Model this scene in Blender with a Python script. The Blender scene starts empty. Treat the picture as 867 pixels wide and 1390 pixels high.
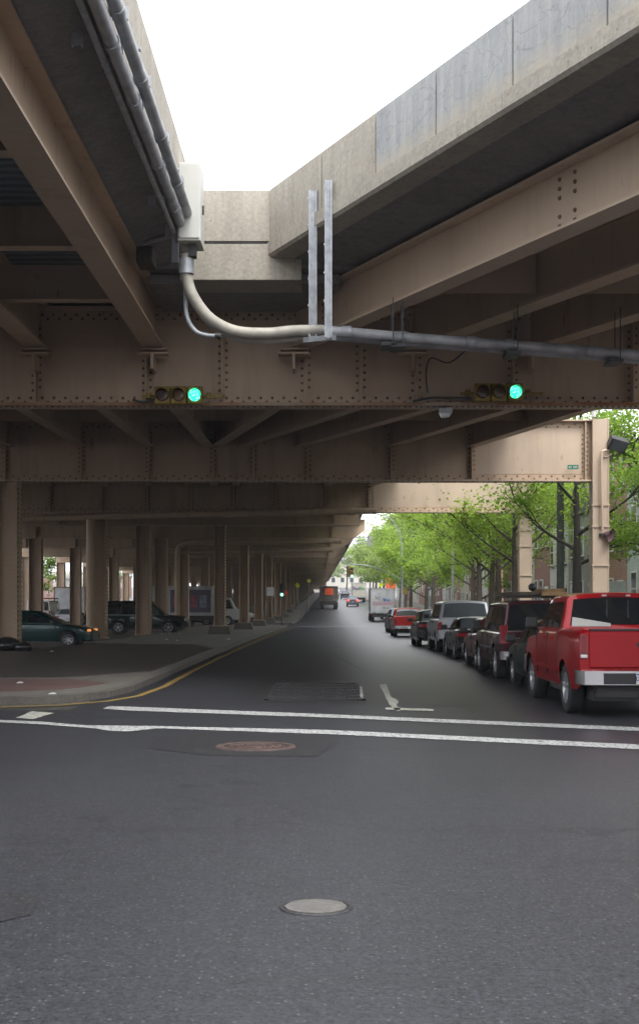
import bpy, math, random
import numpy as np
from mathutils import Vector, Matrix
R = math.radians
random.seed(7)
SC = bpy.context.scene
COL = SC.collection
F, HY, EYE = 1805.0, 822.0, 1.65

def P(px, py, Y):            # a measured point of the place at distance Y
    return Vector(((px-433.5)/F*Y, Y, EYE+(HY-py)/F*Y))
def G(px, py):               # a measured point of the flat ground
    Y = EYE*F/(py-HY)
    return ((px-433.5)/F*Y, Y)
def gz(y):                   # street rises gently past the crossing
    t = max(0.0, y-128.0)
    return 0.022*t*min(1.0, t/40.0) if t < 420 else 0.022*420
def lerp(tab, y):
    if y <= tab[0][0]: return tab[0][1]
    for (a, b), (c, d) in zip(tab, tab[1:]):
        if y <= c: return b+(d-b)*(y-a)/(c-a)
    return tab[-1][1]

# ------------------------------------------------------------------ materials
def nt(name):
    m = bpy.data.materials.new(name); m.use_nodes = True
    t = m.node_tree; b = t.nodes['Principled BSDF']
    return m, t, b
def N(t, typ, **kw):
    n = t.nodes.new(typ)
    for k, v in kw.items():
        if k.startswith('_'): setattr(n, k[1:], v)
        else: n.inputs[k].default_value = v
    return n
def L(t, a, b): t.links.new(a, b)
def coords(t, scale=(1,1,1)):
    c = N(t, 'ShaderNodeTexCoord'); m = N(t, 'ShaderNodeMapping'); m.inputs['Scale'].default_value = scale
    L(t, c.outputs['Object'], m.inputs['Vector']); return m.outputs['Vector']
def ramp(t, fac, stops):
    r = N(t, 'ShaderNodeValToRGB'); L(t, fac, r.inputs['Fac'])
    e = r.color_ramp.elements
    while len(e) < len(stops): e.new(0.5)
    for i, (p, c) in enumerate(stops):
        e[i].position = p; e[i].color = (*c, 1) if len(c) == 3 else c
    return r.outputs['Color']
def mix(t, fac, a, b, mode='MIX'):
    n = N(t, 'ShaderNodeMix', _data_type='RGBA', _blend_type=mode)
    for s, v in ((n.inputs['Factor'], fac), (n.inputs['A'], a), (n.inputs['B'], b)):
        if hasattr(v, 'links') or hasattr(v, 'is_linked'): L(t, v, s)
        elif isinstance(v, (int, float)): s.default_value = v
        else: s.default_value = (*v, 1)
    return n.outputs['Result']
def noise(t, vec, sc, det=4, rough=.55):
    n = N(t, 'ShaderNodeTexNoise', Scale=sc, Detail=det, Roughness=rough); L(t, vec, n.inputs['Vector']); return n.outputs['Fac']
def bump(t, b, h, st=.3, d=.02):
    n = N(t, 'ShaderNodeBump', Strength=st, Distance=d); L(t, h, n.inputs['Height']); L(t, n.outputs['Normal'], b.inputs['Normal'])
def plain(name, col, rough=.5, metal=0, var=.12, scale=3, emit=None, es=0, coat=0, spec=None):
    m, t, b = nt(name)
    v = coords(t); f = noise(t, v, scale)
    lo = tuple(c*(1-var) for c in col); hi = tuple(min(1, c*(1+var)) for c in col)
    L(t, ramp(t, f, [(.3, lo), (.7, hi)]), b.inputs['Base Color'])
    b.inputs['Roughness'].default_value = rough; b.inputs['Metallic'].default_value = metal
    if coat: b.inputs['Coat Weight'].default_value = coat; b.inputs['Coat Roughness'].default_value = .04
    if spec is not None: b.inputs['Specular IOR Level'].default_value = spec
    if emit: b.inputs['Emission Color'].default_value = (*emit, 1); b.inputs['Emission Strength'].default_value = es
    return m
def steel_mat(name, base, dirt, rust=.5):
    m, t, b = nt(name)
    v = coords(t); big = noise(t, v, .35, 5, .6); fine = noise(t, v, 9, 4)
    st = noise(t, coords(t, (1.3, 1.3, .16)), 1.6, 6, .7)
    c = ramp(t, big, [(.3, tuple(x*.86 for x in base)), (.7, tuple(x*1.08 for x in base))])
    c = mix(t, ramp(t, st, [(.50, (0,0,0)), (.80, (.55,.55,.55))]), c, dirt)
    c = mix(t, ramp(t, fine, [(.62, (0,0,0)), (.8, (.3,.3,.3))]), c, dirt)
    rn = noise(t, coords(t, (1.2, 1.2, .5)), 2.3, 6, .7)
    c = mix(t, ramp(t, rn, [(.63, (0,0,0)), (.70, (rust,)*3)]), c, (.19, .075, .03))
    L(t, c, b.inputs['Base Color'])
    b.inputs['Roughness'].default_value = .55; b.inputs['Specular IOR Level'].default_value = .3
    bump(t, b, noise(t, v, 2.0, 3), .15, .03)
    return m
def rust_edge():
    m, t, b = nt('flaking_rust_edge'); v = coords(t, (.6, 1, 1))
    c = ramp(t, noise(t, v, .9, 6, .7), [(.36, (.36,.28,.21)), (.5, (.30,.17,.09)), (.62, (.26,.085,.02)), (.75, (.09,.04,.02))])
    L(t, c, b.inputs['Base Color']); b.inputs['Roughness'].default_value = .9; return m
def conc_mat(name, base, stain, streak=.6, pits=True):
    m, t, b = nt(name)
    v = coords(t); big = noise(t, v, .8, 6, .65); fine = noise(t, v, 14, 5, .6)
    c = ramp(t, big, [(.25, tuple(x*.8 for x in base)), (.75, tuple(x*1.12 for x in base))])
    st = noise(t, coords(t, (3.5, 3.5, .3)), 1.3, 6, .7)
    c = mix(t, ramp(t, st, [(.48, (0,0,0)), (.75, (streak,)*3)]), c, stain)
    c = mix(t, .5, c, ramp(t, fine, [(.3, (.35,.35,.35)), (.7, (.65,.65,.65))]), 'OVERLAY')
    if pits:
        vo = N(t, 'ShaderNodeTexVoronoi', Scale=5.0); L(t, v, vo.inputs['Vector'])
        c = mix(t, ramp(t, vo.outputs['Distance'], [(.05, (.6,.6,.6)), (.10, (0,0,0))]), c, (.06,.055,.05))
    L(t, c, b.inputs['Base Color']); b.inputs['Roughness'].default_value = .9
    bump(t, b, fine, .35, .02)
    return m
M = {}
def joints(m, period, axis, colr=(.03,.028,.025), wd=.012):
    t = m.node_tree; b = t.nodes['Principled BSDF']; src = b.inputs['Base Color'].links[0].from_socket
    tc = N(t, 'ShaderNodeTexCoord'); sp = N(t, 'ShaderNodeSeparateXYZ'); L(t, tc.outputs['Object'], sp.inputs[0])
    for ax in axis:
        d = N(t, 'ShaderNodeMath', _operation='DIVIDE'); L(t, sp.outputs['XYZ'.index(ax)], d.inputs[0]); d.inputs[1].default_value = period
        f = N(t, 'ShaderNodeMath', _operation='FRACT'); L(t, d.outputs[0], f.inputs[0])
        g = N(t, 'ShaderNodeMath', _operation='LESS_THAN'); L(t, f.outputs[0], g.inputs[0]); g.inputs[1].default_value = wd
        src = mix(t, g.outputs[0], src, colr)
    L(t, src, b.inputs['Base Color'])
M['steel'] = steel_mat('beige_bridge_paint', (.49,.37,.265), (.24,.17,.12), .65)
M['steel2'] = steel_mat('pale_lit_beige_paint', (.52,.41,.31), (.34,.26,.195), .5)  # paler copy of the bridge paint, daylight mixed into its colour
M['rivet'] = plain('grimy_rivet_heads', (.15,.108,.08), .7, 0, .3, 9)
M['steel_base'] = plain('brown_column_base_paint', (.27,.205,.165), .6)
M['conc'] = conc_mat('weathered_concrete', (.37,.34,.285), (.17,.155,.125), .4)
M['conc_blue'] = None
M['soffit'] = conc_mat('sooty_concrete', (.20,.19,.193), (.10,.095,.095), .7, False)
M['kerb'] = conc_mat('kerb_concrete', (.115,.107,.093), (.055,.05,.044), .6, False)
M['galv'] = plain('galvanised_steel', (.33,.35,.375), .5, .3, .25, 7)
M['galv_dark'] = plain('dull_galvanised_pipe', (.38,.39,.41), .5, .2, .3, 3)
M['pipe_beige'] = plain('cream_conduit', (.36,.34,.29), .5, 0, .25, 3)
M['box'] = plain('pale_cabinet_paint', (.52,.52,.48), .5, 0, .06, 2)
M['galv_light'] = plain('bright_galvanised_channel', (.42,.46,.54), .5, .2, .15, 6)
M['rust'] = plain('rusty_steel', (.075,.048,.042), .8, .1, .4, 6)
M['black'] = plain('black_plastic', (.018,.018,.02), .45)
M['rubber'] = plain('tyre_rubber', (.022,.022,.023), .8)
M['chrome'] = plain('chrome', (.62,.63,.65), .18, .95, .05)
M['alloy'] = plain('alloy_rim', (.42,.43,.45), .32, .7)
M['dark_metal'] = plain('dark_metal', (.05,.05,.052), .55, .3)
M['glass'] = plain('tinted_car_glass', (.012,.015,.017), .03, 0, .05, coat=1, spec=.9)
M['glass_pale'] = plain('reflecting_car_glass', (.10,.12,.13), .05, .35, .1, coat=.6)  # pale base colour stands in for bright reflections in the windows
M['tail'] = plain('red_tail_lamp', (.20,.006,.010), .2, coat=.6)
M['tail_on'] = plain('lit_brake_lamp', (.6,.02,.02), .3, emit=(1,.05,.03), es=2.2)
M['clear'] = plain('clear_lamp', (.6,.6,.6), .2, coat=.8)
M['amber'] = plain('amber_lamp', (.75,.25,.06), .3, emit=(1,.4,.12), es=.25)
M['yellow'] = plain('signal_yellow', (.22,.15,.018), .6, 0, .45, 8)
M['lens_off'] = plain('unlit_signal_lens', (.06,.022,.02), .3, coat=.5)
M['lens_amber'] = plain('unlit_amber_lens', (.10,.05,.015), .3, coat=.5)
M['green_lit'] = plain('lit_green_signal', (.05,.5,.35), .4, emit=(.05,1,.55), es=2.6)
m_, t_, b_ = nt('lit_green_signal'); vo_ = N(t_, 'ShaderNodeTexVoronoi', Scale=26.0); L(t_, coords(t_), vo_.inputs['Vector'])
L(t_, ramp(t_, vo_.outputs['Distance'], [(.0, (.40,1,.62)), (.5, (.01,.55,.22))]), b_.inputs['Emission Color']); b_.inputs['Emission Strength'].default_value = 1.25; b_.inputs['Base Color'].default_value = (.03,.4,.28,1)
M['green_lit'] = m_
M['green_core'] = plain('bright_signal_core', (.4,.8,.7), .4, emit=(.22,1,.55), es=1.5)
M['red_lit'] = plain('red_sign_paint', (.6,.08,.06), .4)
M['white'] = plain('white_paint', (.66,.66,.64), .55, 0, .08)
M['line'] = None
M['ped_yellow'] = plain('fluorescent_yellow', (.75,.85,.02), .5)
M['orange'] = plain('orange_panel', (.85,.13,.04), .6)
M['bag'] = plain('black_rubbish_bag', (.012,.012,.014), .25)
M['wood'] = plain('weathered_timber', (.30,.19,.09), .8, 0, .3, 5)
M['bark'] = plain('tree_bark', (.085,.068,.052), .95, 0, .4, 8)
M['bark_dark'] = plain('dark_bark', (.035,.03,.026), .95, 0, .35, 8)
M['frame_white'] = plain('white_window_frame', (.6,.6,.57), .5)
M['win'] = plain('house_window_glass', (.04,.05,.055), .06, 0, .2, .5, coat=.5)
M['door'] = plain('painted_door', (.12,.05,.04), .5)
M['fence'] = plain('grey_fence_wood', (.25,.25,.24), .8)
M['sign_green'] = plain('green_sign', (.02,.16,.09), .5)
M['letters'] = plain('grey_letters', (.42,.42,.42), .4)
M['blue_ink'] = plain('blue_ink', (.02,.05,.3), .5)
M['navy'] = plain('purple_letters', (.07,.03,.22), .5)
M['lime'] = plain('green_letters', (.03,.30,.06), .5)
M['spray_pink'] = plain('pink_spray_paint', (.45,.12,.18), .6)
M['spray_blue'] = plain('blue_spray_paint', (.02,.16,.42), .6)
M['spray_black'] = plain('black_spray_paint', (.06,.06,.07), .6)
M['dump'] = plain('grimy_dump_body', (.11,.10,.085), .7, 0, .3, 2)
M['cream'] = plain('cream_box_body', (.50,.48,.41), .5)
M['silver_box'] = plain('dirty_aluminium_box', (.46,.47,.49), .5, .1, .2, 1.5)
M['rust_band'] = rust_edge()
for k, c, mt in (('red', (.33,.003,.008), .3), ('dkgreen', (.012,.028,.024), .3), ('teal', (.006,.042,.042), .3), ('maroon', (.045,.008,.014), .25),
                 ('wine', (.13,.03,.035), .3), ('blackcar', (.014,.016,.018), .3), ('silver', (.42,.44,.46), .45), ('oldred', (.36,.02,.02), .0),
                 ('navycar', (.03,.045,.06), .3), ('whitecar', (.55,.56,.56), 0), ('vanwhite', (.62,.62,.60), 0), ('greycar', (.10,.12,.15), .3)):
    M['car_'+k] = plain('paint_'+k, c, .28, mt, .04, 2, coat=.55, spec=.15)

def blue_conc():
    m, t, b = nt('blue_grey_coated_concrete')
    v = coords(t)
    c = ramp(t, noise(t, v, 1.1, 6, .7), [(.3, (.25,.26,.265)), (.7, (.35,.36,.355))])
    st = noise(t, coords(t, (5, 5, .35)), 1.4, 6, .7)
    c = mix(t, ramp(t, st, [(.45, (0,0,0)), (.7, (.7,.7,.7))]), c, (.42,.42,.39))
    # crazing cracks
    wv = N(t, 'ShaderNodeTexNoise', Scale=2.0, Detail=3.0); L(t, v, wv.inputs['Vector'])
    w = N(t, 'ShaderNodeVectorMath', _operation='MULTIPLY_ADD'); L(t, wv.outputs['Color'], w.inputs[0]); w.inputs[1].default_value = (.5,.5,.5); L(t, v, w.inputs[2])
    vo = N(t, 'ShaderNodeTexVoronoi', Scale=3.2, _feature='DISTANCE_TO_EDGE'); L(t, w.outputs[0], vo.inputs['Vector'])
    c = mix(t, ramp(t, vo.outputs['Distance'], [(.0, (.38,.38,.38)), (.03, (0,0,0))]), c, (.12,.13,.14))
    # pale lime wash low on each panel
    s = N(t, 'ShaderNodeSeparateXYZ'); L(t, v, s.inputs[0])
    add = N(t, 'ShaderNodeMath', _operation='MULTIPLY_ADD'); L(t, noise(t, v, 3, 5), add.inputs[0]); add.inputs[1].default_value = -.5; L(t, s.outputs['Z'], add.inputs[2])
    c = mix(t, ramp(t, N_map(t, add.outputs[0], 8.45, 8.85), [(0, (.8,.8,.8)), (1, (0,0,0))]), c, (.42,.37,.28))
    L(t, c, b.inputs['Base Color']); b.inputs['Roughness'].default_value = .85
    bump(t, b, noise(t, v, 12, 4), .3, .02)
    return m
def N_map(t, val, a, b_):
    n = N(t, 'ShaderNodeMapRange'); n.inputs['From Min'].default_value = a; n.inputs['From Max'].default_value = b_
    L(t, val, n.inputs['Value']); return n.outputs['Result']
M['conc_blue'] = blue_conc()
def asphalt(name, lo, hi, crack=True):
    m, t, b = nt(name)
    v = coords(t)
    big = noise(t, coords(t, (1, .35, 1)), .28, 6, .6); mid = noise(t, v, 2.5, 6, .7); fine = noise(t, v, 60, 3, .7)
    c = ramp(t, big, [(.3, lo), (.7, hi)])
    c = mix(t, .35, c, ramp(t, mid, [(.3, (.40,)*3), (.72, (.60,)*3)]), 'OVERLAY')
    agg = mix(t, .15, noise(t, v, 34, 8, .95), noise(t, v, 9, 4, .9))
    c = mix(t, .95, c, ramp(t, agg, [(.42, (.10,)*3), (.5, (.5,)*3), (.58, (.95,)*3)]), 'OVERLAY')
    seam = noise(t, coords(t, (.25, 1.6, 1)), 1.0, 3, .5)
    c = mix(t, ramp(t, seam, [(.62, (0,0,0)), (.66, (.35,.35,.35))]), c, (.028,.028,.03))
    oil = noise(t, v, 1.7, 2, .5)
    c = mix(t, ramp(t, oil, [(.70, (0,0,0)), (.76, (.6,.6,.6))]), c, (.022,.022,.024))
    vo = N(t, 'ShaderNodeTexVoronoi', Scale=36.0); L(t, v, vo.inputs['Vector'])
    sel = N(t, 'ShaderNodeSeparateColor'); L(t, vo.outputs['Color'], sel.inputs[0])
    dots = N(t, 'ShaderNodeMath', _operation='MULTIPLY')
    L(t, ramp(t, vo.outputs['Distance'], [(.14, (1,1,1)), (.34, (0,0,0))]), dots.inputs[0])
    L(t, ramp(t, sel.outputs[0], [(.80, (0,0,0)), (.86, (.6,.6,.6))]), dots.inputs[1])
    c = mix(t, dots.outputs[0], c, (.21,.208,.20))
    if crack:
        w0 = N(t, 'ShaderNodeTexNoise', Scale=.8, Detail=4.0); L(t, v, w0.inputs['Vector'])
        w = N(t, 'ShaderNodeVectorMath', _operation='MULTIPLY_ADD'); L(t, w0.outputs['Color'], w.inputs[0]); w.inputs[1].default_value = (3,3,3); L(t, v, w.inputs[2])
        ve = N(t, 'ShaderNodeTexVoronoi', Scale=.16, _feature='DISTANCE_TO_EDGE'); L(t, w.outputs[0], ve.inputs['Vector'])
        c = mix(t, ramp(t, ve.outputs['Distance'], [(0, (.55,.55,.55)), (.006, (0,0,0))]), c, (.015,.015,.016))
    L(t, c, b.inputs['Base Color']); b.inputs['Roughness'].default_value = .42
    b.inputs['Specular IOR Level'].default_value = .42
    bump(t, b, fine, .25, .006)
    return m
M['asphalt'] = asphalt('asphalt_road', (.031,.032,.038), (.046,.048,.055))
M['asphalt_patch'] = asphalt('asphalt_patch', (.030,.030,.033), (.040,.040,.043), False)
M['apron'] = asphalt('worn_apron_asphalt', (.075,.068,.060), (.105,.096,.085), True)
M['lot'] = asphalt('dusty_lot_surface', (.07,.066,.06), (.105,.10,.09))
M['walk'] = conc_mat('worn_pavement', (.155,.142,.122), (.08,.073,.064), .6, False)
M['tar'] = plain('tar_seal', (.018,.018,.020), .45, 0, .3, 6)
M['walk_plain'] = conc_mat('pale_mortar', (.135,.13,.12), (.07,.066,.062), .7, True)
joints(M['walk'], 1.6, 'XY'); joints(M['kerb'], 3.0, 'Y', wd=.008)
def line_mat(name, col, wear=.5):
    m, t, b = nt(name)
    v = coords(t)
    c = ramp(t, noise(t, v, 3, 5, .7), [(.3, tuple(x*.8 for x in col)), (.7, col)])
    c = mix(t, ramp(t, noise(t, v, 22, 6, .8), [(wear, (1,1,1)), (wear+.08, (0,0,0))]), c, (.07,.07,.072))
    L(t, c, b.inputs['Base Color']); b.inputs['Roughness'].default_value = .7
    return m
M['line'] = line_mat('white_road_paint', (.55,.56,.55), .43)
M['line_worn'] = line_mat('worn_white_paint', (.50,.50,.44), .40)
M['line_yellow'] = line_mat('yellow_kerb_paint', (.42,.27,.05), .43)
def brick_mat(name, c1, c2, mortar, axis='yz', sc=1.0, bw=.2, bh=.07):
    m, t, b = nt(name)
    c = N(t, 'ShaderNodeTexCoord'); s = N(t, 'ShaderNodeSeparateXYZ'); L(t, c.outputs['Object'], s.inputs[0])
    k = N(t, 'ShaderNodeCombineXYZ')
    L(t, s.outputs['XYZ'.index(axis[0].upper())], k.inputs[0]); L(t, s.outputs['XYZ'.index(axis[1].upper())], k.inputs[1])
    br = N(t, 'ShaderNodeTexBrick', Scale=sc); L(t, k.outputs[0], br.inputs['Vector'])
    br.inputs['Color1'].default_value = (*c1, 1); br.inputs['Color2'].default_value = (*c2, 1); br.inputs['Mortar'].default_value = (*mortar, 1)
    br.inputs['Brick Width'].default_value = bw; br.inputs['Row Height'].default_value = bh; br.inputs['Mortar Size'].default_value = .009
    cc = mix(t, .6, br.outputs['Color'], ramp(t, noise(t, c.outputs['Object'], .9, 5), [(.3, (.38,)*3), (.7, (.6,)*3)]), 'OVERLAY')
    L(t, cc, b.inputs['Base Color']); b.inputs['Roughness'].default_value = .85
    return m
M['brick'] = brick_mat('orange_brick', (.33,.15,.09), (.26,.11,.07), (.3,.26,.22))
M['brick2'] = brick_mat('dark_red_brick', (.22,.08,.06), (.27,.11,.08), (.22,.2,.18))
M['pavers'] = brick_mat('red_brick_pavers', (.17,.075,.06), (.13,.06,.05), (.09,.08,.07), 'xy')
def siding(name, col):
    m, t, b = nt(name)
    c = N(t, 'ShaderNodeTexCoord'); w = N(t, 'ShaderNodeTexWave', Scale=2.1, _bands_direction='Z', _wave_profile='SAW')
    L(t, c.outputs['Object'], w.inputs['Vector'])
    v = ramp(t, noise(t, c.outputs['Object'], 1.5), [(.3, tuple(x*.85 for x in col)), (.7, col)])
    L(t, mix(t, ramp(t, w.outputs['Fac'], [(.0, (.75,.75,.75)), (.1, (0,0,0))]), v, tuple(x*.35 for x in col)), b.inputs['Base Color'])
    bump(t, b, w.outputs['Fac'], .6, .02); b.inputs['Roughness'].default_value = .6
    return m
M['side_green'] = siding('pale_green_siding', (.42,.50,.45)); M['side_grey'] = siding('grey_shingle_siding', (.25,.26,.23))
M['side_cream'] = siding('cream_siding', (.52,.49,.42)); M['side_white'] = siding('white_siding', (.58,.58,.56))
M['pinkwall'] = plain('pink_rendered_wall', (.42,.24,.21), .8)
def corr_mat():
    m, t, b = nt('blue_grey_deck_pans')
    w = N(t, 'ShaderNodeTexWave', Scale=1.0, _bands_direction='Y'); c = N(t, 'ShaderNodeTexCoord'); L(t, c.outputs['Object'], w.inputs['Vector'])
    L(t, ramp(t, w.outputs['Fac'], [(.2, (.07,.10,.12)), (.8, (.17,.21,.24))]), b.inputs['Base Color']); b.inputs['Roughness'].default_value = .5
    bump(t, b, w.outputs['Fac'], .8, .06)
    return m
M['pans'] = corr_mat()
def leaf_mat(name, a, b_, c_):
    m, t, b = nt(name)
    v = coords(t)
    col = ramp(t, noise(t, v, 1.1, 3), [(.3, a), (.5, b_), (.72, c_)])
    fine = noise(t, v, 11, 2)
    col = mix(t, .5, col, ramp(t, fine, [(.3, (.33,)*3), (.7, (.68,)*3)]), 'OVERLAY')
    L(t, col, b.inputs['Base Color']); b.inputs['Roughness'].default_value = .5; b.inputs['Specular IOR Level'].default_value = .2
    tr = N(t, 'ShaderNodeBsdfTranslucent'); L(t, col, tr.inputs['Color'])
    mx = N(t, 'ShaderNodeMixShader', Fac=.58); L(t, b.outputs[0], mx.inputs[1]); L(t, tr.outputs[0], mx.inputs[2])
    L(t, mx.outputs[0], t.nodes['Material Output'].inputs['Surface'])
    return m
M['leaf'] = leaf_mat('spring_leaves', (.13,.23,.03), (.27,.41,.05), (.46,.60,.09))
M['leaf_dark'] = leaf_mat('darker_green_leaves', (.10,.20,.025), (.22,.36,.045), (.40,.54,.08))  # slightly darker green for the dark trunked trees
M['leaf_far'] = leaf_mat('distant_yellow_green_leaves', (.16,.25,.05), (.28,.39,.09), (.40,.50,.14))

# ------------------------------------------------------------------ mesh builder
class MB:
    def __init__(s): s.v = []; s.f = []; s.m = []; s.sm = []
    def add(s, vs, fs, mi=0, smooth=False):
        o = len(s.v); s.v += [tuple(p) for p in vs]
        for f in fs: s.f.append([i+o for i in f]); s.m.append(mi); s.sm.append(smooth)
        return s
    def box(s, x0, x1, y0, y1, z0, z1, mi=0):
        vs = [(x0,y0,z0),(x1,y0,z0),(x1,y1,z0),(x0,y1,z0),(x0,y0,z1),(x1,y0,z1),(x1,y1,z1),(x0,y1,z1)]
        return s.add(vs, [(0,3,2,1),(4,5,6,7),(0,1,5,4),(1,2,6,5),(2,3,7,6),(3,0,4,7)], mi)
    def bar(s, a, b, w, h, mi=0, up=(0,0,1)):
        a = Vector(a); b = Vector(b); d = (b-a).normalized(); up = Vector(up)
        if abs(d.dot(up)) > .98: up = Vector((0,1,0))
        x = d.cross(up).normalized()*w/2; z = x.cross(d).normalized()*h/2
        vs = [a-x-z, a+x-z, b+x-z, b-x-z, a-x+z, a+x+z, b+x+z, b-x+z]
        return s.add(vs, [(0,3,2,1),(4,5,6,7),(0,1,5,4),(1,2,6,5),(2,3,7,6),(3,0,4,7)], mi)
    def frustum(s, cx, cy, z0, z1, a, b, a2, b2, mi=0):
        vs = [(cx-a,cy-b,z0),(cx+a,cy-b,z0),(cx+a,cy+b,z0),(cx-a,cy+b,z0),(cx-a2,cy-b2,z1),(cx+a2,cy-b2,z1),(cx+a2,cy+b2,z1),(cx-a2,cy+b2,z1)]
        return s.add(vs, [(0,3,2,1),(4,5,6,7),(0,1,5,4),(1,2,6,5),(2,3,7,6),(3,0,4,7)], mi)
    def tube(s, pts, r, n=10, mi=0, cap=True, smooth=True):
        pts = [Vector(p) for p in pts]; rr = r if isinstance(r, (list, tuple)) else [r]*len(pts)
        vs = []; prev = None
        for i, p in enumerate(pts):
            d = (pts[min(i+1, len(pts)-1)]-pts[max(i-1, 0)]).normalized()
            if prev is None:
                up = Vector((0,0,1)) if abs(d.z) < .9 else Vector((0,1,0)); x = d.cross(up).normalized()
            else:
                x = (prev-d*prev.dot(d)).normalized()
            prev = x; y = d.cross(x)
            for k in range(n):
                a = 2*math.pi*k/n; vs.append(p+(x*math.cos(a)+y*math.sin(a))*rr[i])
        fs = []
        for i in range(len(pts)-1):
            for k in range(n):
                a = i*n+k; b = i*n+(k+1) % n; fs.append((a, b, b+n, a+n))
        s.add(vs, fs, mi, smooth)
        if cap:
            s.add(vs[:n], [tuple(range(n))[::-1]], mi); s.add(vs[-n:], [tuple(range(n))], mi)
        return s
    def sweep(s, pts, sec, mi=0, cap=True):      # pts 3D path; sec list of (lateral to the right, z offset), closed
        pts = [Vector(p) for p in pts]; n = len(sec); vs = []
        for i, p in enumerate(pts):
            d0 = (pts[i]-pts[i-1]) if i else (pts[1]-pts[0]); d1 = (pts[i+1]-pts[i]) if i < len(pts)-1 else d0
            d0 = Vector((d0.x, d0.y, 0)).normalized(); d1 = Vector((d1.x, d1.y, 0)).normalized()
            d = (d0+d1).normalized(); rgt = Vector((d.y, -d.x, 0)); k = 1/max(.4, d.dot(d1))
            for (u, w) in sec: vs.append(p+rgt*u*k+Vector((0,0,w)))
        fs = []
        for i in range(len(pts)-1):
            for k in range(n):
                a = i*n+k; b = i*n+(k+1) % n; fs.append((a, a+n, b+n, b))
        if cap: fs += [tuple(range(n)), tuple(range((len(pts)-1)*n, len(pts)*n))[::-1]]
        return s.add(vs, fs, mi)
    def prism(s, poly, y0, y1, mi=0, axis='y'):  # polygon in (x,z) pushed along y (or (y,z) along x, or (x,y) along z)
        n = len(poly)
        def q(p, t): return (p[0], t, p[1]) if axis == 'y' else ((t, p[0], p[1]) if axis == 'x' else (p[0], p[1], t))
        vs = [q(p, y0) for p in poly]+[q(p, y1) for p in poly]
        fs = [tuple(range(n)), tuple(range(n, 2*n))[::-1]]+[(i, i+n, (i+1) % n+n, (i+1) % n) for i in range(n)]
        return s.add(vs, fs, mi)
    def lathe(s, prof, c, axis='x', n=24, mi=0, smooth=True):   # prof: (r, t along axis)
        vs = []; c = Vector(c)
        for (r, t) in prof:
            for k in range(n):
                a = 2*math.pi*k/n; u, w = r*math.cos(a), r*math.sin(a)
                vs.append(c+Vector((t,u,w) if axis == 'x' else ((u,t,w) if axis == 'y' else (u,w,t))))
        fs = []
        for i in range(len(prof)-1):
            for k in range(n):
                a = i*n+k; b = i*n+(k+1) % n; fs.append((a, b, b+n, a+n))
        return s.add(vs, fs, mi, smooth)
    def rivet(s, x, y, z, nx, ny, nz, r=.024):
        r *= 1.35
        n = Vector((nx,ny,nz)); u = Vector((0,0,1)) if abs(nz) < .9 else Vector((1,0,0)); a = n.cross(u).normalized(); b = n.cross(a)
        c = Vector((x,y,z)); vs = []
        for rr, h in ((r, 0), (r*.6, r*.8)):
            for k in range(6):
                t = k*math.pi/3; vs.append(c+(a*math.cos(t)+b*math.sin(t))*rr+n*h)
        fs = [(k, (k+1) % 6, (k+1) % 6+6, k+6) for k in range(6)]+[tuple(range(6, 12))]
        return s.add(vs, fs, 1)
    def build(s, name, mat, parent=None, bevel=0, recalc=True):
        me = bpy.data.meshes.new(name); me.from_pydata(s.v, [], s.f)
        for m in (mat if isinstance(mat, (list, tuple)) else [mat]): me.materials.append(M[m] if isinstance(m, str) else m)
        me.polygons.foreach_set('material_index', s.m); me.polygons.foreach_set('use_smooth', s.sm)
        me.update()
        if recalc and len(s.f) < 60000:
            import bmesh
            bm = bmesh.new(); bm.from_mesh(me); bmesh.ops.recalc_face_normals(bm, faces=bm.faces); bm.to_mesh(me); bm.free()
        o = bpy.data.objects.new(name, me); COL.objects.link(o)
        if parent: o.parent = parent
        if bevel:
            b = o.modifiers.new('bevel', 'BEVEL'); b.width = bevel; b.segments = 2; b.limit_method = 'ANGLE'; b.angle_limit = R(35)
        return o
def tag(o, label=None, cat=None, group=None, kind=None):
    for k, v in (('label', label), ('category', cat), ('group', group), ('kind', kind)):
        if v: o[k] = v
    return o
def thing(name, label, cat, loc=(0,0,0), rz=0, group=None):
    o = bpy.data.objects.new(name, None); COL.objects.link(o); o.empty_display_size = .2
    o.location = loc; o.rotation_euler.z = rz
    return tag(o, label, cat, group)
def copy_tree(o, parent=None):
    c = o.copy(); COL.objects.link(c); c.parent = parent
    for ch in [x for x in bpy.data.objects if x.parent == o]: copy_tree(ch, c)
    return c
def text(body, size, mat, parent, loc, name='lettering', rot=(R(90),0,0), sx=1, bold=0, ext=.004):
    cu = bpy.data.curves.new(name, 'FONT'); cu.body = body; cu.size = size; cu.extrude = ext; cu.offset = bold; cu.align_x = 'CENTER'; cu.align_y = 'CENTER'
    tmp = bpy.data.objects.new('tmp', cu); COL.objects.link(tmp)
    bpy.context.view_layer.update()
    me = bpy.data.meshes.new_from_object(tmp.evaluated_get(bpy.context.evaluated_depsgraph_get()))
    bpy.data.objects.remove(tmp)
    me.materials.clear(); me.materials.append(M[mat]); me.name = name
    o = bpy.data.objects.new(name, me); COL.objects.link(o); o.parent = parent; o.location = loc; o.rotation_euler = rot; o.scale.x = sx
    return o
def bez(pts, n=10):                        # Catmull-Rom smoothing
    P_ = [Vector(p) for p in pts]; out = []
    for i in range(len(P_)-1):
        a, b, c, d = P_[max(0, i-1)], P_[i], P_[i+1], P_[min(len(P_)-1, i+2)]
        for k in range(n):
            t = k/n; out.append(.5*((2*b)+(c-a)*t+(2*a-5*b+4*c-d)*t*t+(3*b-a-3*c+d)*t**3))
    return out+[P_[-1]]
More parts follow.
